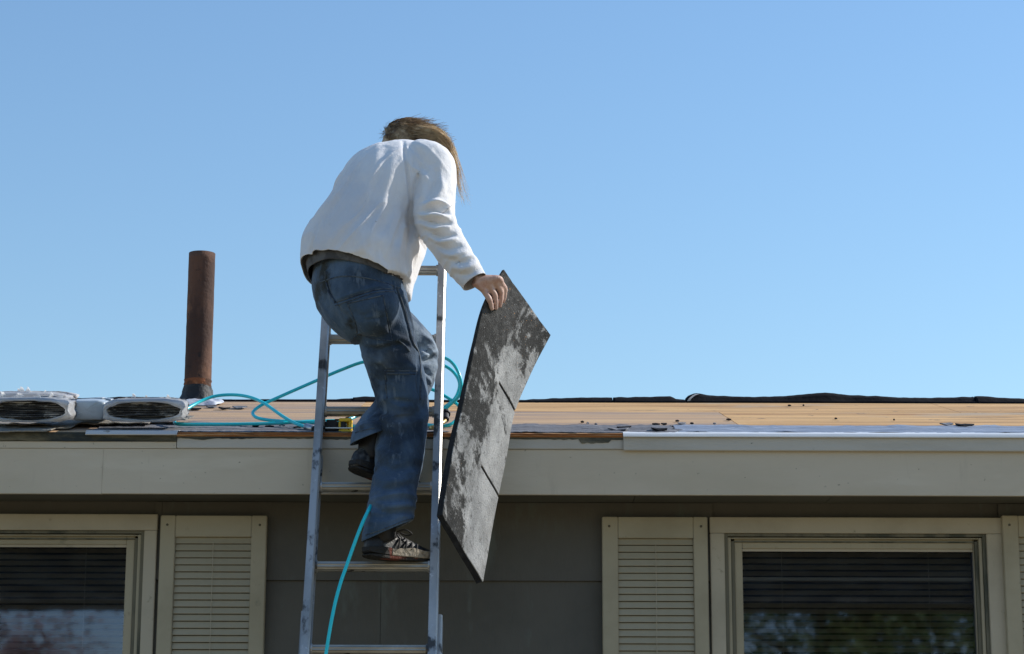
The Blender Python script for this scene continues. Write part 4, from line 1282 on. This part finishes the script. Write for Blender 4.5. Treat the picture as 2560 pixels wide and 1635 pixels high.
# right hand closed over the edge of the shingle
def nearest_front(px, py, off):
    """a point a little in front of the shingle's face at this place"""
    d = ray(px, py)
    best = None
    for s in np.linspace(0, .34, 40):
        for t in np.linspace(0, .6, 30):
            q = sh_pt(s, t)
            v = q - CAM; e = (v - d*v.dot(d)).length
            if best is None or e < best[0]: best = (e, q)
    return P(px, py, best[1].y - off)
wr = P(1186, 702, -.287)
mcps = [(1246, 696), (1235, 699), (1221, 710), (1208, 724)]
pips = [(1262, 722), (1252, 729), (1237, 738), (1223, 748)]
dips = [(1261, 742), (1252, 751), (1240, 758), (1228, 763)]
tips = [(1257, 757), (1249, 769), (1240, 775), (1230, 776)]
yf = [nearest_front(x, y, .013).y for x, y in tips]
yb_ = min(yf) - .012
for k in range(4):
    mc = P(*mcps[k], yb_ - .014 + .002*abs(k - 1)); pi_ = P(*pips[k], yf[k] - .016); di = P(*dips[k], yf[k] - .005); ti = P(*tips[k], yf[k] + .002)
    root = wr.lerp(mc, .45)
    bm_.tube([root, mc, mc.lerp(pi_, .5), pi_, pi_.lerp(di, .5), di, ti], [.0130, .0118, .0104, .0106, .0092, .0088, .0066], 12, 3)
    bm_.loft([wr, wr.lerp(mc, .5), mc], [(.020, .016), (.017, .014), (.012, .011)], Vector((.6, .2, -.7)), 12, 3)
# thumb leaves the side of the palm and closes on the back of the sheet
th0 = wr.lerp(P(1225, 700, -.262), .35)
bm_.tube([th0, P(1216, 697, -.247), P(1236, 704, -.214), P(1247, 722, -.194), P(1249, 738, -.190)], [.016, .0145, .0115, .0105, .008], 12, 3)
# left hand round the left rail
rl = lp(XL + FW/2, PL(815, 590).z, -.03)
wl_ = P(838, 572, .265)
for k in range(4):
    dz = Vector((0, 0, .03 - .021*k))
    bm_.tube([wl_ + dz*.5, rl + Vector((.026, -.05, 0)) + dz, rl + Vector((-.012, -.052, 0)) + dz, rl + Vector((-.032, -.03, 0)) + dz, rl + Vector((-.032, .0, 0)) + dz], [.016, .0115, .0098, .009, .0075], 10, 3)
bm_.tube([wl_ + Vector((0, .01, .02)), rl + Vector((.034, -.01, .05)), rl + Vector((.026, .025, .06))], [.016, .012, .009], 10, 3)
bme = voxel(bm_, .0036, 5, .5)
person = finish('person', bme, M['skin'], None)
tag(person, 'person in off-white shirt and blue jeans standing on the ladder, holding a shingle strip', 'person')

# ---- jeans
jm = MB()
jm.loft(pts_of(PELVIS), [(a[3], a[4]) for a in PELVIS], RV, 28)
jm.loft(pts_of(LEG_R), [(a[3], a[3]*.95) for a in LEG_R], RV, 26)
jl = MB().loft(pts_of(LEG_L), [(a[3], a[3]*.95) for a in LEG_L], RV, 26)
# seat of the jeans
jm.ball(P(935, 770, -.275), (.095, .075, .10), (RV, FV, Vector((0, 0, 1))))
jm.ball(P(838, 738, -.185), (.075, .070, .085), (RV, FV, Vector((0, 0, 1))))
jme = voxel(jm, .0048, 8, .5)
rough_up(jme, 9, .0035, (1, 1, .8), 3.)
rough_up(jme, 26, .0016, (1, 1, 1.2), 8.)
J = [  # right leg and seat
 ([(812, 690), (822, 730), (838, 756), (862, 800)], .006, -.010),          # centre-back seam
 ([(836, 757), (880, 742), (940, 724), (990, 722)], .005, -.005),          # yoke seam
 ([(838, 750), (885, 733), (945, 716), (985, 713)], .006, .004),
 ([(868, 758), (885, 800), (892, 832)], .005, -.004), ([(958, 742), (968, 790), (980, 850)], .005, -.005), ([(892, 800), (930, 798), (966, 792)], .005, -.004),   # pocket
 ([(990, 715), (1012, 780), (1030, 850), (1048, 880)], .0065, -.010), ([(1000, 715), (1022, 780), (1040, 850)], .006, .006),   # side seam
 ([(912, 868), (950, 872), (1000, 858), (1030, 868)], .010, -.010), ([(915, 858), (960, 858), (1010, 845)], .012, .007),
 ([(996, 850), (1012, 864), (1024, 876)], .005, .006),
 ([(962, 925), (1005, 926), (1042, 926)], .005, -.005), ([(962, 925), (964, 970), (966, 992)], .005, -.005), ([(1046, 880), (1046, 960), (1048, 1000)], .006, -.008),  # leg pocket
 ([(968, 995), (1010, 1004), (1045, 1008)], .010, -.011), ([(950, 985), (1005, 1018), (1060, 990)], .014, .008),
 ([(940, 1010), (985, 1040), (1040, 1035), (1072, 1005)], .014, -.009), ([(940, 1040), (1000, 1062), (1068, 1040)], .014, .007),
 ([(936, 1082), (975, 1090), (1010, 1080)], .012, -.006), ([(938, 1120), (985, 1140), (1030, 1132)], .014, .006), ([(938, 1150), (980, 1172), (1040, 1165)], .012, -.007),
 ([(934, 1190), (970, 1204), (1035, 1195)], .012, .006), ([(932, 1215), (975, 1222), (1030, 1210)], .010, -.007),
 ([(928, 1262), (970, 1282), (1036, 1276)], .010, -.010), ([(924, 1250), (970, 1266), (1036, 1258)], .012, .008), ([(920, 1300), (960, 1306), (1010, 1292)], .010, .006),
 ([(925, 940), (950, 952), (972, 948)], .010, -.006), ([(905, 890), (935, 905), (965, 898)], .012, .005),
 ([(850, 772), (880, 810), (896, 850)], .012, -.010), ([(872, 770), (900, 790), (930, 780)], .010, -.005),
 # left knee and shin
 ([(1056, 866), (1070, 880), (1082, 890)], .008, -.009), ([(1054, 905), (1075, 898), (1092, 893)], .008, -.014), ([(1054, 894), (1074, 884), (1090, 880)], .009, .008),
 ([(1058, 924), (1068, 930), (1076, 938)], .007, -.008), ([(1062, 945), (1072, 950), (1078, 962)], .007, .005), ([(1058, 838), (1072, 850), (1086, 862)], .009, .006),
 ([(890, 1050), (915, 1044), (938, 1026)], .008, -.008), ([(892, 1068), (915, 1062), (938, 1058)], .008, .006),
]
creases(jme, (1, .1, -.25), 4.0, 20, .011, 1.9, P(990, 1010, -.25), .12, 1.4)
creases(jme, (1, .1, .15), 4.0, 22, .013, 3.3, P(985, 1240, -.28), .12, 1.4)
creases(jme, (.75, 0, -.65), 4.0, 22, .009, 5.1, P(950, 850, -.28), .12, 1.4)
creases(jme, (.2, .1, -1), 3.0, 24, .0055, 6.1, P(1000, 1120, -.27), .12, 1.5)
creases(jme, (.5, 0, -.85), 3.5, 24, .0055, 8.6, P(850, 760, -.28), .10, 1.4)
JL = J[-8:]
folds(jme, J[:-8])
jlm = voxel(jl, .0048, 8, .5)
rough_up(jlm, 9, .0035, (1, 1, .8), 5.)
creases(jlm, (1, .2, .35), 4.0, 24, .0085, 2.2, P(1060, 900, -.1), .09, 1.3)
creases(jlm, (1, .2, .5), 4.0, 24, .007, 4.2, P(915, 1060, -.2), .07, 1.3)
folds(jlm, [(l, w, a*1.3) for l, w, a in JL])
# hems
cr_, cl_ = P(973, 1326, ank_r.y), P(922, 1095, -.165)
hem_r = (P(1040, 1302, ank_r.y + .05) - P(914, 1352, ank_r.y - .05)).normalized()
nr_ = hem_r.cross(Vector((0, 1, .10))).normalized()
if nr_.z > 0: nr_ = -nr_
cut(jme, cr_, nr_, cr_, .17)
hem_l = (P(950, 1082, -.12) - P(884, 1100, -.20)).normalized()
nl_ = hem_l.cross(Vector((0, 1, .06))).normalized()
if nl_.z > 0: nl_ = -nl_
cut(jlm, cl_, nl_)
cut(jlm, P(868, 745, -.16), -(P(1003, 846, -.065) - P(880, 752, -.15)).normalized())
pt_ = P(899, 640, -.155)
cut(jme, pt_, Vector((0, 0, 1)), pt_, .3)
bmj = bmesh.new(); bmj.from_mesh(jme); bmj.from_mesh(jlm); bmj.to_mesh(jme); bmj.free()
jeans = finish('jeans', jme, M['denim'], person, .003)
sunlit_wear = jeans.data.attributes.new('sunlit_wear', 'FLOAT', 'POINT')  # sunlight painted on left knee and right hem, faint rubbing elsewhere
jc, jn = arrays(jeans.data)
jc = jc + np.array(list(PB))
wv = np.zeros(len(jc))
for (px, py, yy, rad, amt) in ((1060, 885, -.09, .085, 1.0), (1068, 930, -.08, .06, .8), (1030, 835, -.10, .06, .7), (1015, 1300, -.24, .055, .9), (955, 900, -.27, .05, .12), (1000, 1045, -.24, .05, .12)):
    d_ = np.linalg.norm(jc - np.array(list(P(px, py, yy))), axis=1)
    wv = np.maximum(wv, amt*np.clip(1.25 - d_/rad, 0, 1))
sunlit_wear.data.foreach_set('value', wv)
# belt loops and waistband edge, sewn on
def snap(px, py, me_bvh, off=.002):
    h = me_bvh.ray_cast(CAM, ray(px, py))
    return None if h[0] is None else h[0] + h[1]*off
jb = BVHTree.FromPolygons([v.co + PB for v in jeans.data.vertices], [p.vertices[:] for p in jeans.data.polygons])
def ribbon(name, line, width, th, material, bvh, parent, off=.0015):
    q, _ = spline([Vector((x, y, 0)) for x, y in line], [(1,)]*len(line), 8)
    pts, nn = [], []
    for p in q:
        h = bvh.ray_cast(CAM, ray(p.x, p.y))
        if h[0] is None: continue
        nv = h[1] if h[1].dot(CAM - h[0]) > 0 else -h[1]
        pts.append(h[0]); nn.append(nv)
    if len(pts) < 2: return
    vs_, fs_ = [], []
    for i, p in enumerate(pts):
        t = (pts[min(i+1, len(pts)-1)] - pts[max(i-1, 0)]).normalized()
        s = t.cross(nn[i]).normalized()*width/2
        vs_ += [p - s - nn[i]*.001, p - s*.9 + nn[i]*(off + th), p + s*.9 + nn[i]*(off + th), p + s - nn[i]*.001]
    for i in range(len(pts)-1):
        for k in range(3): fs_.append((i*4+k, (i+1)*4+k, (i+1)*4+k+1, i*4+k+1))
    fs_ += [(0, 1, 2, 3), tuple((len(pts)-1)*4 + k for k in (3, 2, 1, 0))]
    o = MB(); o.add(vs_, fs_)
    build(name, o, material, parent, smooth=True)

# seams, pockets and stitching
M['thread'] = mat('denim_seam', (.085, .105, .125), .85, layers=[((.03, .045, .075), 40, .45, .6, I3, 4)])
for line, wd in (([(800, 705), (860, 690), (930, 698), (1000, 720)], .004), ([(836, 757), (880, 742), (940, 724), (990, 722)], .0045), ([(838, 764), (882, 749), (942, 731), (988, 729)], .003),
                 ([(992, 716), (1013, 780), (1031, 850), (1048, 885), (1052, 940), (1050, 1000)], .006),
                 ([(868, 758), (886, 800), (893, 832)], .003), ([(958, 738), (968, 790), (980, 852)], .003), ([(893, 834), (935, 846), (980, 852)], .003), ([(868, 758), (915, 748), (958, 738)], .0045),
                 ([(962, 926), (1005, 927), (1042, 927)], .004), ([(963, 934), (1005, 935), (1042, 935)], .003), ([(962, 926), (965, 970), (968, 996)], .0035),
                 ([(812, 690), (822, 730), (838, 756)], .005), ([(914, 1338), (960, 1322), (1010, 1302), (1032, 1296)], .003), ([(888, 1082), (915, 1074), (936, 1070)], .003), ([(996, 850), (1012, 864), (1024, 878)], .004)):
    ribbon('seam', line, wd, .0006, M['thread'], jb, jeans)
for px_, py_ in ((815, 686), (985, 712)):
    ribbon('belt_loop', [(px_, py_ - 8), (px_ + 1, py_ + 6), (px_ + 3, py_ + 20)], .012, .002, M['denim'], jb, jeans)

# ---- shirt
sm_ = MB()
sm_.loft(pts_of(TORSO), [(a[3], a[4], a[5]) for a in TORSO], RV, 32, power=2.12)
sm_.loft(pts_of(ARM_R), [(a[3], a[3]) for a in ARM_R], Vector((1, .3, 0)), 24)
sm_.loft(pts_of(ARM_L), [(a[3], a[3]) for a in ARM_L], Vector((1, .3, 0)), 20)
sm_.loft([P(796, 560, -.13), P(780, 610, -.14), P(778, 670, -.15), P(792, 720, -.16), P(808, 752, -.17)], [(.03, .05), (.036, .08), (.034, .10), (.026, .07), (.012, .03)], Vector((1, 0, 0)), 18)
# side of the shirt hanging forward under the arm
sm_.loft([P(1035, 560, -.12), P(1036, 610, -.13), P(1020, 665, -.15), P(1012, 705, -.17), P(1012, 745, -.18)], [(.035, .07), (.040, .085), (.035, .085), (.028, .07), (.02, .05)], Vector((1, 0, 0)), 18)
sm_.ball(P(1035, 535, -.15), (.06, .06, .075)); sm_.ball(P(1035, 470, -.12), (.06, .06, .09))
sme = voxel(sm_, .0046, 10, .5)
rough_up(sme, 7, .005, (1, 1, .6), 1.)
rough_up(sme, 20, .0022, (1, 1, .7), 5.)
S = [
 ([(1008, 352), (1014, 400), (1022, 450), (1026, 500), (1024, 545)], .0065, -.030), ([(1022, 365), (1036, 384), (1032, 420), (1030, 460)], .008, -.012), ([(1040, 372), (1058, 392), (1050, 425)], .010, -.008), ([(1050, 358), (1072, 378), (1082, 400)], .012, .005),
 ([(1024, 545), (1030, 560), (1050, 600), (1070, 640)], .010, -.014),
 # elbow of the right sleeve
 ([(1062, 512), (1090, 506), (1120, 514)], .009, .012), ([(1056, 528), (1085, 522), (1122, 530)], .009, -.016), ([(1056, 540), (1090, 540), (1120, 545)], .008, .011), ([(1050, 548), (1085, 556), (1122, 556)], .009, -.014),
 ([(1060, 562), (1090, 572), (1120, 568)], .008, .009), ([(1066, 575), (1095, 590), (1135, 586)], .009, -.012), ([(1072, 588), (1100, 606), (1140, 598)], .008, .009), ([(1086, 600), (1110, 622), (1150, 614)], .009, -.009),
 ([(1098, 622), (1125, 640), (1165, 630)], .009, .006), ([(1120, 646), (1150, 655), (1180, 645)], .009, -.008), ([(1130, 668), (1160, 672), (1192, 660)], .008, .006), ([(1140, 686), (1168, 686), (1200, 672)], .007, -.006),
 ([(1052, 420), (1062, 450), (1058, 490)], .014, .006), ([(1082, 412), (1090, 440), (1076, 480), (1064, 510)], .014, -.007), ([(1100, 440), (1104, 470), (1090, 500)], .014, .005),
 # long drapes over the back
 ([(945, 365), (930, 420), (890, 500), (830, 590)], .016, .006), ([(965, 370), (955, 430), (915, 510), (850, 610)], .014, -.006), ([(905, 400), (870, 460), (832, 520), (795, 590)], .014, -.005), ([(985, 380), (975, 450), (950, 530), (900, 620)], .018, .005),
 ([(860, 440), (838, 490), (808, 550), (782, 610)], .012, .004), ([(1000, 430), (985, 500), (960, 570), (920, 640)], .016, -.005),
 ([(800, 555), (782, 600), (772, 650), (772, 690)], .009, -.010), ([(1015, 480), (1005, 550), (985, 610), (975, 650)], .014, -.007), ([(1012, 555), (1002, 600), (996, 640), (1000, 680)], .010, .008),
 ([(1030, 560), (1022, 600), (1018, 650), (1022, 690)], .010, -.010), ([(1042, 575), (1045, 620), (1035, 670)], .010, .006), ([(940, 600), (958, 640), (985, 690)], .012, -.005), ([(905, 610), (930, 645), (960, 672)], .012, .004),
 ([(790, 640), (830, 632), (880, 628)], .012, .004), ([(800, 660), (850, 640), (900, 640), (950, 660)], .010, -.004),
]
dr = P(800, 650, -.2) - P(990, 380, -.2)
creases(sme, (.1, 0, -1), 3.5, 24, .011, 3.9, P(820, 660, -.28), .09, 1.2)
creases(sme, (.2, 0, -1), 3.5, 24, .010, 6.6, P(930, 675, -.30), .09, 1.2)
creases(sme, dr, 3.0, 21, .0085, 2.3, P(900, 520, -.25), .26)
creases(sme, P(985, 730, -.2) - P(1000, 520, -.2), 4.0, 26, .0060, 7.1, P(985, 660, -.25), .13)
creases(sme, P(1122, 520, -.2) - P(1056, 540, -.2), 4.5, 30, .0090, 4.4, P(1085, 560, -.25), .085, 1.3)
creases(sme, P(1180, 640, -.2) - P(1120, 680, -.2), 4.5, 34, .0070, 9.4, P(1155, 665, -.29), .07, 1.3)
creases(sme, P(1075, 480, -.2) - P(1030, 390, -.2), 4.0, 26, .0060, 5.7, P(1060, 430, -.2), .085)
folds(sme, [(l, w, a*(1.6 if i_ > 4 and i_ < 20 else .45 if i_ < 5 else .8)) for i_, (l, w, a) in enumerate(S)])
h0, h1, h2 = P(768, 684, -.13), P(866, 641, -.33), P(1034, 738, -.24)
nh = (h1 - h0).cross(h2 - h0).normalized()
if nh.z > 0: nh = -nh
cut(sme, h0, nh, P(900, 700, -.18), .33)
cz = P(1187, 704, -.287)
ax_ = (P(1205, 730, -.295) - P(1165, 672, -.277)).normalized()
cut(sme, cz, ax_, P(1200, 722, -.292), .085)
cz2 = P(830, 577, .277)
cut(sme, cz2, (P(828, 580, .28) - P(860, 530, .25)).normalized(), cz2, .07)
cz3 = P(1028, 401, .052)
cut(sme, cz3, (P(1028, 401, .055) - P(1020, 405, .005)).normalized(), cz3, .10)
shirt = finish('shirt', sme, M['shirt'], person, .0025)

# ---- dark layer showing under the hem
um = MB()
um.loft(pts_of(TORSO[:5]), [(a[3] - .015, a[4] - .015, a[5]) for a in TORSO[:5]], RV, 32)
ume = voxel(um, .006, 5, .5)
rough_up(ume, 14, .005, (1, 1, .5), 4.)
cut(ume, h0 + Vector((0, 0, -.024)), (nh + Vector((0.06, 0, 0))).normalized())
cut(ume, P(900, 648, -.1), Vector((0, 0, 1)))
finish('undershirt', ume, M['shirt_under'], person, .002)

# ---- shoes
def shoe(fr):
    o0, f, s, u = fr
    s_ = part('shoe', person)
    T = lambda x, y, z: o0 + f*x + s*y + u*z
    out = [(0.0, .020), (.012, .031), (.04, .037), (.08, .036), (.12, .038), (.16, .045), (.20, .050), (.235, .049), (.265, .041), (.285, .027), (.294, .012)]
    tops = {0.0: .062, .012: .078, .04: .092, .08: .098, .12: .092, .16: .076, .20: .060, .235: .050, .265: .043, .285: .036, .294: .028}
    n = 20
    vs_, fs_ = [], []
    for x, w in out:
        h = tops[x]
        for k in range(n):
            a = 2*math.pi*k/n
            c, sn = math.cos(a), math.sin(a)
            z = .020 + (h - .020)*max(0, sn)**.75 if sn > 0 else .020 - .006*abs(sn)
            yy = w*.93*math.copysign(abs(c)**.75, c)*(1 - .22*max(0, sn)**2)
            vs_.append(T(x + .004*(.1 if x < .1 else 0), yy, z))
    m_ = len(out)
    for i in range(m_-1):
        for k in range(n): fs_.append((i*n+k, (i+1)*n+k, (i+1)*n+(k+1) % n, i*n+(k+1) % n))
    fs_ += [tuple(range(n)), tuple((m_-1)*n + k for k in range(n))[::-1]]
    o = MB(); o.add(vs_, fs_)
    ob = build('upper', o, M['shoe'], s_, smooth=True)
    md = ob.modifiers.new('sub', 'SUBSURF'); md.levels = 1; md.render_levels = 1
    def sole(nm, xr, z0, z1, gw, material, tread):
        outl = [(x, w) for x, w in out if xr[0] <= x <= xr[1]]
        ring = [(x, w*gw) for x, w in outl] + [(x, -w*gw) for x, w in outl[::-1]]
        vs_ = []
        for x, y in ring:
            sp = .012*max(0, (x - .21)/.08)**2 + .008*max(0, (.03 - x)/.03)**2
            vs_.append(T(x, y, z0 + sp))
        for x, y in ring:
            sp = .014*max(0, (x - .21)/.08)**2 + .006*math.sin(x*52)*tread
            vs_.append(T(x, y*1.03, z1 + sp))
        k_ = len(ring)
        o = MB(); o.add(vs_, [(i, (i+1) % k_, k_ + (i+1) % k_, k_ + i) for i in range(k_)] + [tuple(range(k_))[::-1], tuple(range(k_, 2*k_))])
        return build(nm, o, material, s_, bevel=.002)
    sole('outsole', (0, .3), 0, .011, 1.0, M['outsole'], 0)
    sole('midsole', (.08, .24), .0112, .038, 1.06, M['midsole'], 1)
    sole('heel_cup', (0, .08), .0112, .036, 1.04, M['outsole'], 0)
    # toe cap, side stripes and laces
    for k, xx in enumerate((.118, .140, .160)):
        o = MB().tube([T(xx + .02, -.030, .058 - .004*k), T(xx + .008, -.010, .086 - .011*k), T(xx + .004, .012, .086 - .011*k), T(xx + .012, .032, .058 - .004*k)], .0032, 6, 4)
        build('lace', o, M['lace'], s_, smooth=True)
    o = MB().tube([T(.12, .006, .094), T(.135, .03, .10), T(.155, .04, .088), T(.15, .022, .084), T(.13, .008, .092)], .0026, 6, 5); build('lace_bow', o, M['lace'], s_, smooth=True)
    for xx in (.10, .128, .15, .172):
        o = MB().tube([T(xx, .0405 if xx < .14 else .045, .034), T(xx + .006, .040, .052), T(xx + .014, .031, .070 - (xx - .1)*.2)], .0034, 6, 4)
        build('overlay', o, M['lace'], s_, smooth=True)
    return s_
shoe(FR_R); shoe(FR_L)
for fr, ank in ((FR_R, ank_r), (FR_L, ank_l)):
    build('sock', MB().tube([ank + Vector((0, 0, .065)) + fr[1]*.012, ank + Vector((0, 0, .04)) + fr[1]*.006, ank, ank - fr[3]*.03 + fr[1]*.01], [.046, .045, .044, .042], 18, 3), M['black'], person, smooth=True)

# ---- hair
hm = MB()
def strand(pts, r0, sides=3):
    n = len(pts)
    hm.tube(pts, [r0*(.35 if i == 0 else 1 - .8*i/(n-1)) for i in range(n)], sides, 3)
# cap that carries the strands
cap = MB().ball(HC + hu*.002 - hf*.012, (.082, .095, .098), (hr, hf, hu), 28, 18)
bm2 = [p for p in cap.v]
capme = mesh_from(cap.v, cap.f, (0, 0, 0), 'cap')
cc = HC - hu*.05 + hf*.03
cut(capme, HC + hf*.045, (hf*1 - hu*.25).normalized())
cut(capme, HC - hu*.055, -hu)
rough_up(capme, 45, .007)
hm.add([v.co[:] for v in capme.vertices], [p.vertices[:] for p in capme.polygons])
down_r = Vector((.62, -.05, -.42))
for k in range(1900):
    # root on the back and top of the head, combed over to the right and down
    a = random.uniform(-1, 1)*math.pi; e = random.uniform(.0, 1.25)
    d = (hu*math.sin(e) + (hr*math.cos(a) - hf*math.sin(a)*.8)*math.cos(e)).normalized()
    if d.dot(hf) > .62: continue
    p = HC + hu*.004 - hf*.010 + Vector((d.dot(hr)*.084, 0, 0)).x*hr + d.dot(hf)*.098*hf + d.dot(hu)*.100*hu
    pts = [p]
    flow = (Vector((random.gauss(.85, .22), random.gauss(-.1, .2), random.gauss(-.30, .22)))).normalized()
    L_ = random.uniform(.05, .09)
    for q in range(4):
        c0_ = pts[-1] + flow*L_/4 + Vector((random.gauss(0, .0018), random.gauss(0, .0018), random.gauss(0, .0025)))
        rel = c0_ - HC
        ln = math.sqrt((rel.dot(hr)/.088)**2 + ((rel.dot(hf) + .010)/.102)**2 + ((rel.dot(hu) - .004)/.104)**2)
        if ln < 1.02: c0_ = HC + rel*(random.uniform(1.0, 1.06)/max(ln, .3))
        pts.append(c0_)
    strand(pts, random.uniform(.0007, .0014))
def PH(px, py, y): return P(px, py, y - .075)
# nape curls spilling over the collar
for k in range(170):
    x = random.uniform(964, 1062)
    p0 = PH(x, random.uniform(318, 340), .175); p1 = PH(x + random.gauss(0, 8), random.uniform(330, 346), .150); p2 = PH(x + random.gauss(3, 10), random.uniform(338, 352), .135)
    strand([p0, p1, p2], random.uniform(.0014, .0026))
# the back of the head, hair gathered upwards from the nape
for k in range(620):
    x = random.uniform(966, 1060); q = (x - 1013)/47
    j = random.gauss(0, 3)
    yt = 300 + 16*q*q + random.uniform(-2, 9)
    strand([PH(x*.9 + 101 + j, random.uniform(338, 350), .150), PH(x + j, 326 + random.gauss(0, 3), .155), PH(x + j*1.4 + 2*q, .5*(326 + yt), .165 + .01*random.random()), PH(x + j*2 + 3, yt, .20)], random.uniform(.0009, .0019))
# stray hairs off the crown
for k in range(22):
    x = random.uniform(960, 1065)
    p0 = PH(x, random.uniform(312, 330), .2)
    strand([p0, PH(x + random.gauss(3, 5), random.uniform(303, 312), .2), PH(x + random.gauss(8, 12), random.uniform(295, 308), .2)], .0006)
for k in range(14):
    y0 = random.uniform(325, 345)
    strand([PH(972, y0, .17), PH(962 + random.gauss(0, 3), y0 + 2, .165), PH(952 + random.gauss(0, 6), y0 + random.gauss(8, 8), .16)], .0009)
# long hair falling on the right, sunlight put into its pale colour
build('hair', hm, M['hair'], person, smooth=True)
hm = MB()
for k in range(430):
    t = random.random()
    y = random.uniform(.10, .19)
    top = PH(1022 + 44*random.random(), 309 + 30*t + 6*random.random(), y + .03*random.random())
    m1 = PH(1080 + 12*random.random(), 318 + 34*t + random.gauss(0, 2), y - .01)
    m2 = PH(1116 + 10*random.random() - 10*t, 342 + 36*t + random.gauss(0, 3), y - .02)
    m3 = PH(1138 + 7*random.random() - 14*t, 385 + 30*t + random.gauss(0, 5), y - .025)
    pts = [top, m1, m2, m3]
    if random.random() < .35: pts.append(PH(1143 + random.gauss(0, 5) - 8*t, 425 + 22*t + random.gauss(0, 10), y - .03))
    strand(pts, random.uniform(.0008, .0016))
for k in range(64):
    y = random.uniform(.10, .15)
    j = random.gauss(1, 7)
    pts = [PH(1122 + j, 372 + random.gauss(0, 8), y), PH(1138 + j, 415 + random.gauss(0, 5), y), PH(1144 + j*1.2, 450 + random.gauss(0, 5), y), PH(1150 + j*1.5, 480, y), PH(1160 + j*1.8 + random.gauss(0, 4), 505 + random.gauss(0, 9), y)]
    if random.random() < .45: pts = pts[:4]
    strand(pts, random.uniform(.0004, .0009))
build('long_hair', hm, M['hair_sunlit'], person, smooth=True)

# ------------------------------------------------------------------ trees behind the photographer, mirrored in the panes
def tree(name, label, base, h, rad, zc, leafm, n_leaf, seed, leaf=.14):
    rnd = random.Random(seed)
    t = thing(name, label, 'tree', base)
    b = Vector(base)
    tr = MB()
    tr.tube([b, b + Vector((.1, .05, h*.25)), b + Vector((-.05, .1, h*.5)), b + Vector((.1, 0, h*.8))], [.26, .20, .14, .05], 10, 4)
    ends = []
    for k in range(22):
        z = h*rnd.uniform(.22, .8); a = rnd.uniform(0, 6.28); L_ = rad*rnd.uniform(.6, 1.0)*(1 - .35*abs(z/h - .5))
        p0 = b + Vector((0, 0, z)); p2 = p0 + Vector((math.cos(a)*L_, math.sin(a)*L_, L_*rnd.uniform(.1, .6)))
        tr.tube([p0, p0.lerp(p2, .5) + Vector((0, 0, -.1)), p2], [.07, .045, .015], 6, 3)
        ends += [p2, p0.lerp(p2, .7), p0.lerp(p2, .45)]
    build('trunk', tr, M['bark'], t, smooth=True)
    cr = MB(); vs_, fs_ = [], []
    for e in ends:
        for q in range(n_leaf//len(ends)):
            d = Vector((rnd.gauss(0, 1), rnd.gauss(0, 1), rnd.gauss(0, .8)))
            p = e + d*rad*.17
            a, c = Vector((rnd.gauss(0, 1), rnd.gauss(0, 1), rnd.gauss(0, 1))).normalized(), Vector((rnd.gauss(0, 1), rnd.gauss(0, 1), rnd.gauss(0, 1))).normalized()
            c = a.cross(c).normalized(); l = leaf*rnd.uniform(.6, 1.3)
            i0 = len(vs_)
            vs_ += [p - a*l, p + c*l*.45, p + a*l, p - c*l*.45]; fs_.append((i0, i0+1, i0+2, i0+3))
    cr.add(vs_, fs_)
    me = bpy.data.meshes.new('crown'); me.from_pydata([tuple(Vector(v) - b) for v in vs_], [], fs_); me.materials.append(leafm)
    o = bpy.data.objects.new('crown', me); COL.objects.link(o); o.parent = t
    return t
tree('broadleaf_tree', 'leafy green tree mirrored in the middle of the right window pane', (5.6, -32, 0), 8.0, 3.4, 6, M['leaf'], 15000, 3, .10)
tree('broadleaf_tree', 'second green tree mirrored at the right side of the right window pane', (9.6, -34, 0), 8.5, 3.4, 6, M['leaf'], 13000, 5, .10)
tree('broadleaf_tree', 'darker green tree mirrored at the left side of the right window pane', (2.0, -36, 0), 8.5, 3.4, 6, M['leaf'], 13000, 11, .10)
tree('russet_tree', 'reddish autumn tree mirrored in the left window pane', (-9.4, -32, 0), 7.0, 2.9, 5, M['leaf_red'], 16000, 8, .07)
# the porch whose edge darkens the top of both panes; the photographer stands in front of it
porch = thing('porch_roof', 'dark porch roof edge mirrored along the top of both window panes', 'porch', (0, -9.5, 0))
build('beam', MB().box(-7, 7, -8.62, -8.50, 3.13, 3.55), M['stain'], porch, bevel=.006)
build('porch_ceiling', MB().box(-7, 7, -12.5, -8.63, 3.42, 3.50), M['stain'], porch)
build('rear_beam', MB().box(-7, 7, -12.62, -12.51, 3.9, 4.1), M['stain'], porch, bevel=.006)
pr_ = MB(); pr_.add([(-7.2, -8.3, 3.56), (7.2, -8.3, 3.56), (7.2, -12.8, 4.3), (-7.2, -12.8, 4.3), (-7.2, -8.3, 3.62), (7.2, -8.3, 3.62), (7.2, -12.8, 4.36), (-7.2, -12.8, 4.36)], [(3, 2, 1, 0), (4, 5, 6, 7), (0, 1, 5, 4), (1, 2, 6, 5), (2, 3, 7, 6), (3, 0, 4, 7)])
build('roof_sheet', pr_, M['old_shingle'], porch)
for px_ in (-6.9, 6.9):
    for py_ in (-8.56, -12.56): build('post', MB().box(px_ - .06, px_ + .06, py_ - .06, py_ + .06, 0, 3.12 if py_ > -10 else 3.89), M['trim'], porch, bevel=.006)
